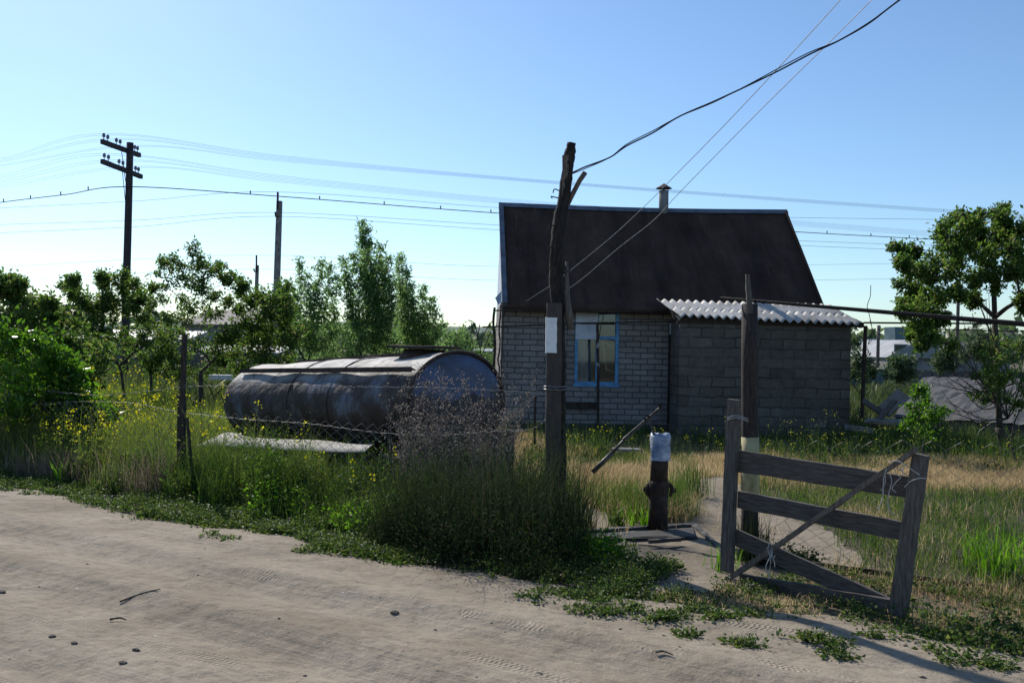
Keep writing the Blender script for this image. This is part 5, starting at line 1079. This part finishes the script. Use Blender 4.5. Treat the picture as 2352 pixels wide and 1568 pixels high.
# yard
yard = [(.45, 7.9), (-.3, 9.6), (-.6, 13.6), (-.3, 16.4), (6.8, 16.5), (8, 12), (5.2, 5.0), (3.6, 5.6), (1.95, 6.9), (2.1, 8)]
P = nothouse(notpath(sample(yard, 600, .7, 21))); put_grass('dry_yard_grass', 'sun dried tan grass of the yard between the gate and the house', [grass('', P, .06, .19, .0045, None, .7, 6, .05)], 'grass_dry')
P = nothouse(notpath(sample(yard, 150, .7, 21, True))); gy_ = [grass('', P, .08, .22, .006, None, .55, 5, .045)]
P = notpath(sample([(.35, 7.9), (.2, 9.6), (1.9, 9.8), (1.6, 8.3), (1.1, 7.95)], 500, 1.5, 23)); gy_.append(grass('', P, .15, .38, .005, None, .35, 5, .04))
put_grass('green_yard_grass', 'green grass growing in patches through the yard', gy_, 'grass_green')
P = notpath(nothouse(sample([(.3, 13.3), (7, 13), (9, 15.8), (6.5, 16.4), (.1, 16.3)], 120, 1.2, 25))); gs = [grass('', P, .2, .42, .008, None, .35, 4, .05)]
P = nothouse(sample([(3.1, 11.8), (8.5, 11.6), (9, 14.8), (3, 15.0)], 16)); g, f1_ = weeds(P, .3, .62, 24, .05, 3, .016, .35, .007, .05, .8, .12); gs.append(g)
P = nothouse(sample([(.4, 12.6), (3.2, 12.6), (3.2, 14.6), (.4, 14.6)], 9)); g, f3_ = weeds(P, .3, .5, 16, .045, 6, .017, .35, .006, .04, .8, .1); gs.append(g)
put_grass('shade_weeds', 'flowering weeds standing in the shade before the house and shed', gs, 'grass_green', 'weeds')
put_grass('pale_flower_heads', 'small pale yellow flower heads before the shed wall', [f1_, f3_], 'flower', 'flowers')
# single tufts that stand out
def tuft(px_, py_, n_, r_, h0, h1, wd, mat, name, label, lean=.5):
    c_ = G(px_, py_); Q = np.array([[c_.x, c_.y, 0]])+np.concatenate([RNG.normal(0, r_, (n_, 2)), np.zeros((n_, 1))], 1)
    H = RNG.uniform(h0, h1, n_); V, T, _ = blades(Q, H, wd, lean); tag(npmesh(name, V, T, M[mat], rnd=np.repeat(RNG.random(n_), 5), origin=(c_.x, c_.y, 0)), label, 'plant')
tuft(2300, 1335, 110, .09, .25, .5, .010, 'grass_bright', 'grass_tuft', 'bright green grass tuft behind the wire fence at the right edge', .35)
tuft(2240, 1300, 60, .05, .2, .4, .009, 'grass_bright', 'grass_tuft', 'small grass tuft left of the bright tuft at the right edge', .35)
tuft(150, 1112, 26, .05, .2, .34, .03, 'grass_bright', 'iris_clump', 'clump of flat yellow green sword leaves at the left verge', .6)
tuft(1585, 1140, 170, .10, .3, .55, .007, 'grass_green', 'grass_tuft', 'soft green grass clump right of the pump', .25)
tuft(1470, 1208, 90, .09, .1, .26, .010, 'grass_bright', 'grass_tuft', 'fresh green grass clump left of the pump foot', .5)
tuft(1415, 1205, 90, .04, .08, .22, .009, 'grass_green', 'grass_tuft', 'low green grass at the near edge of the path left of the pump', .6)
tuft(1722, 1290, 170, .06, .2, .48, .006, 'grass_dark', 'grass_tuft', 'dark grass clump wrapped round the gate post foot', .3)
tuft(1665, 1310, 60, .05, .08, .25, .008, 'grass_bright', 'grass_tuft', 'green tuft at the hinge side foot of the gate', .7)
def leafplant(px_, py_, n_, r_, h0, h1, ls, mat, name, label, nl=14, wr=.6):
    c_ = G(px_, py_); Q = np.array([[c_.x, c_.y, 0]])+np.concatenate([RNG.normal(0, r_, (n_, 2)), np.zeros((n_, 1))], 1); g, _ = weeds(Q, h0, h1, nl, ls, wr=wr)
    tag(npmesh(name, g[0], g[1], M[mat], rnd=g[2], origin=(c_.x, c_.y, 0)), label, 'plant')
leafplant(1375, 1290, 60, .085, .08, .2, .055, 'grass_bright', 'leafy_weed', 'bright leafy weed at the thicket corner by the path')
leafplant(1300, 1245, 14, .06, .2, .42, .06, 'grass_bright', 'leafy_weed', 'upright leafy weed right beside the crooked pole foot')
leafplant(1790, 1295, 60, .12, .06, .2, .05, 'grass_dark', 'leafy_weed', 'dark leafy weed under the gate between the planks')
leafplant(2250, 1470, 90, .22, .05, .16, .05, 'grass_green', 'leafy_weed', 'low leafy weed mat outside the gate at lower right')
leafplant(905, 1215, 26, .10, .25, .5, .07, 'grass_bright', 'leafy_weed', 'tall bright leafy weed in the grass below the tank')
# dead stalks in front of the tank's near end
ds = thing('dead_stalks', 'dry grey brown dead weed stalks in front of the tank end', 'plant', G(1000, 1180)); V_, T_, R_ = [], [], []
mb = MB(); tips = []
for k in range(130):
    b_ = D(random.uniform(900, 1150), 1150, 8.4+random.uniform(-.35, .7)); b_.z = 0; hh = random.uniform(.6, 1.32); ln = random.uniform(-.15, .4)
    P = spline([b_, b_+Vector((ln*.3*hh, random.uniform(-.05, .05), hh*.5)), b_+Vector((ln*hh, random.uniform(-.1, .1), hh))], 4); mb.tube(P, list(np.linspace(.0045, .0018, len(P))), 3)
    for j in range(7):
        p = P[random.randrange(3, len(P))]; q = p+Vector((random.uniform(-.12, .14), random.uniform(-.08, .08), random.uniform(.05, .2))); mb.tube([p, q], [.0022, .0012], 3); tips.append(tuple(q)); tips.append(tuple((p+q)/2))
mb.build('stalk', M['stalk'], ds)
tips = np.array(tips); tips = np.repeat(tips, 3, 0)+RNG.normal(0, .015, (len(tips)*3, 3)); V, T = leaves(tips, RNG.normal(size=tips.shape), .018, .7); npmesh('seed_husk', V, T, M['drystalk'], ds, rnd=np.repeat(RNG.random(len(tips)), 4))

# ================================================================ THINGS LYING ABOUT
def slab(name, label, c, px_, py_, Y_, sx_, sy_, sz_, rx, ry, rz, mat):
    p = D(px_, py_, Y_); Mx = Matrix.Translation(p) @ Matrix.Rotation(rz, 4, 'Z') @ Matrix.Rotation(ry, 4, 'Y') @ Matrix.Rotation(rx, 4, 'X'); mb = MB(); vs = []
    for k in (-1, 1):
        for (a_, b_) in ((-1, -1), (1, -1), (1, 1), (-1, 1)): vs.append(tuple(Mx @ Vector((a_*sx_*random.uniform(.8, 1), b_*sy_*random.uniform(.8, 1), k*sz_))))
    mb.hexa(vs); tag(mb.build(name, M[mat], origin=p, bevel=.01), label, c)
slab('concrete_slab', 'long flat pale slab lying level in the weeds right of the shed', 'slab', 2040, 968, 14.3, .38, .12, .03, .1, .02, .25, 'concrete')
slab('concrete_slab', 'broken slab standing on edge at the top of the rubble', 'slab', 2052, 925, 14.6, .25, .12, .03, 1.1, -.7, .1, 'concrete')
slab('broken_board', 'pale board leaning diagonally on the rubble', 'board', 2030, 950, 14.3, .30, .05, .02, .5, -.85, .2, 'wood_gray')
slab('broken_board', 'small dark splintered board at the left of the rubble', 'board', 2005, 935, 14.5, .2, .07, .02, .6, .6, -.2, 'wood_gray')
slab('concrete_slab', 'small pale slab end lying close to the shed corner', 'slab', 1975, 985, 14.4, .22, .12, .04, .0, .1, .1, 'concrete')
slab('concrete_block', 'flat pale block half hidden in the grass behind the pump', 'block', 1440, 1032, 13.2, .22, .1, .018, 0, .02, .1, 'concrete')
mb = MB(); vs = [tuple(D(2050, 960, 16.8)), tuple(D(2420, 982, 16.0)), tuple(D(2420, 872, 24)), tuple(D(2120, 868, 24))]
cr = thing('cellar_roof', 'low sloping grey earth covered cellar roof behind the right tree', 'cellar', (7.3, 17, 0))
A_, B_, C_, D_ = [Vector(v_) for v_ in vs]; nx_, ny_ = 24, 12; vs2 = []; fs2 = []
for j in range(ny_+1):
    for i in range(nx_+1): p_, q2 = i/nx_, j/ny_; w_ = (A_*(1-p_)+B_*p_)*(1-q2)+(D_*(1-p_)+C_*p_)*q2; vs2.append((w_.x, w_.y, w_.z+.05*random.random()))
for j in range(ny_):
    for i in range(nx_): a0 = j*(nx_+1)+i; fs2.append((a0, a0+1, a0+nx_+2, a0+nx_+1))
mb.add(vs2, fs2); mb.build('roof', M['mound'], cr)
mb = MB(); mb.plank(A_+Vector((.15, .1, -.25)), B_+Vector((0, .1, -.25)), .5, .12, (0, 0, 1), 6, .01); mb.plank(A_+Vector((.2, .2, -.2)), D_+Vector((.2, -.2, -.35)), .5, .12, (0, 0, 1), 6, .01); mb.build('wall', M['concrete_dark'], cr)
slab('concrete_block', 'pale concrete kerb piece lying in the grass left of the tank', 'block', 508, 866, 24, .35, .12, .06, 0, 0, .1, 'white_paint')
# twigs and clods on the road
for (x0_, y0_, x1_, y1_, lab) in ((275, 1386, 368, 1376, 'long thin dark twig on the sand at left'), (252, 1433, 290, 1430, 'short thick twig below the long one'), (1505, 1516, 1545, 1522, 'short twig on the sand at bottom centre right')):
    a_, b_ = onroad(x0_, y0_, .012), onroad(x1_, y1_, .012); mb = MB(); mb.tube(spline([a_, a_*.5+b_*.5+Vector((0, .02, .004)), b_], 4), [.006, .006, .005, .006, .005, .005, .004, .004, .003], 5, .3); tag(mb.build('twig', M['bark'], origin=a_), lab, 'twig')
for (x_, y_, s_) in ((905, 1407, .028), (310, 1507, .022), (282, 1538, .022), (120, 1477, .02), (2, 1362, .03), (170, 1492, .02), (1130, 1440, .012), (820, 1345, .011), (700, 1552, .013), (1240, 1556, .012), (1000, 1440, .01), (1425, 1447, .012), (1640, 1480, .01), (2080, 1480, .014), (2120, 1552, .016), (640, 1440, .01), (455, 1318, .01), (1560, 1500, .01), (470, 1255, .008), (200, 1300, .009), (90, 1345, .01)):
    s_ *= .72; c_ = onroad(x_, y_, s_*.1); mb = MB(); n_ = 7; vs = []; fs = []
    for j, (zz, rr) in enumerate(((-.5, .6), (0, 1), (.5, .8), (.8, .3))):
        for k in range(n_): an = 2*math.pi*k/n_; r_ = s_*rr*random.uniform(.5, 1.4); vs.append((c_.x+r_*math.cos(an)*1.3, c_.y+r_*math.sin(an), c_.z+zz*s_*.8))
    for j in range(3):
        for k in range(n_): a0 = j*n_+k; a1 = j*n_+(k+1) % n_; fs.append((a0, a1, a1+n_, a0+n_))
    fs.append(tuple(3*n_+k for k in range(n_))); mb.add(vs, fs); tag(mb.build('earth_clod', M['clod'], origin=c_), 'small dark clod of earth on the sandy road', 'clod', 'clods on the road')

# ================================================================ FAR BUILDINGS
def far_house(name, label, x0_, x1_, ytop, yeave, ybase, Y_, dep, rmat, wmat, wins=(), gable=False):
    A_ = D(x0_, ybase, Y_); B_ = D(x1_, ybase, Y_); ze = D((x0_+x1_)/2, yeave, Y_).z; zt = D((x0_+x1_)/2, ytop, Y_+dep/2).z
    t_ = thing(name, label, 'house', (A_.x, Y_, 0)); xa, xb = A_.x, B_.x
    MB().box(xa+.15, xb-.15, Y_+.2, Y_+dep-.2, 0, ze).build('wall', M[wmat], t_)
    mb = MB()
    if gable:
        xm_ = (xa+xb)/2; mb.add([(xa, Y_, ze), (xb, Y_, ze), (xm_, Y_, zt), (xa, Y_+dep, ze), (xb, Y_+dep, ze), (xm_, Y_+dep, zt)], [(0, 1, 2), (3, 5, 4), (0, 2, 5, 3), (1, 4, 5, 2), (0, 3, 4, 1)])
    else:
        mb.add([(xa, Y_, ze), (xb, Y_, ze), (xb, Y_+dep/2, zt), (xa, Y_+dep/2, zt), (xa, Y_+dep, ze), (xb, Y_+dep, ze), (xa, Y_, ze-.1), (xb, Y_, ze-.1)], [(0, 1, 2, 3), (3, 2, 5, 4), (0, 3, 4), (1, 5, 2), (6, 7, 1, 0), (6, 4, 5, 7)])
    mb.build('roof', M[rmat], t_)
    for wx_ in wins:
        c_ = D(wx_, (yeave+ybase)/2, Y_); w_ = MB().box(c_.x-.45, c_.x+.45, Y_+.15, Y_+.19, 1.0, 2.0).build('window', M['far_roof_white'], t_); MB().box(c_.x-.38, c_.x+.38, Y_+.12, Y_+.145, 1.07, 1.93).build('pane', M['dark_in'], w_)
    return t_
far_house('long_shed', 'long low shed with a bright white roof behind the left trees', 165, 425, 757, 778, 865, 40, 6, 'far_roof_white', 'far_wall_dark', (230, 380))
far_house('house', 'brown roofed house showing behind the fruit trees left of the elms', 415, 610, 711, 745, 850, 48, 8, 'far_roof_brown', 'far_wall', (480, 560))
far_house('house', 'low house with a pale roof behind the elms', 440, 640, 792, 808, 858, 36, 5, 'far_roof_white', 'far_wall_dark', ())
far_house('house', 'blue green roofed house right of the shed', 1962, 2118, 779, 812, 845, 62, 10, 'far_roof_blue', 'far_roof_blue', (1995, 2090))
far_house('house', 'pale gabled house in the middle of the right background', 2035, 2185, 782, 822, 850, 50, 8, 'far_roof_white', 'far_wall', (2075, 2140), True)
far_house('house', 'wide pale roofed house behind the slim brown pole', 2150, 2330, 786, 818, 860, 52, 9, 'mound', 'far_wall', (2200, 2290))
far_house('house', 'tiny far roof below the horizon left of the brick house', 1085, 1130, 800, 806, 812, 120, 10, 'far_roof_white', 'far_wall_dark', (1100,))
fw = thing('slab_fence', 'far grey concrete slab fence behind the right shrubs', 'fence', D(1960, 868, 36)); 
for k in range(9):
    a_ = D(1935+k*52, 866, 37-k*.1); a_.z = 0; b_ = D(1935+(k+1)*52-2, 866, 37-k*.1); b_.z = 0; mb = MB(); mb.plank(a_+Vector((0, 0, .45)), b_+Vector((0, 0, .45)), .9, .08, (0, 0, 1), 1, 0); mb.build('panel', M['far_roof_brown'] if k > 1 else M['far_roof_blue'], fw)
t6 = slab('water_tank', 'small dark rooftop tank on the blue green house', 'tank', 2063, 776, 61, .7, .7, .7, 0, 0, .2, 'far_roof_blue')
# far tree line
parts = []; n_ = 26000; an = RNG.uniform(-.75, .75, n_); rr = RNG.uniform(150, 330, n_); hh = np.clip(2.2+5.5*vnoise(an*30+40, rr*.0+2, 61)+2*vnoise(an*120+90, rr*0+5, 62), 1, 9)
P = np.stack([np.sin(an)*rr, np.cos(an)*rr, RNG.random(n_)*hh*.8], 1); V, T = leaves(P, RNG.normal(size=P.shape), 1.5, .9)
tag(npmesh('far_woodland', V, T, M['leaf_far'], rnd=np.repeat(RNG.random(n_), 4), origin=(0, 200, 0)), 'distant low woodland along the horizon', 'woodland', kind='stuff')
print('objects', len(bpy.data.objects), 'polys', sum(len(m_.polygons) for m_ in bpy.data.meshes))
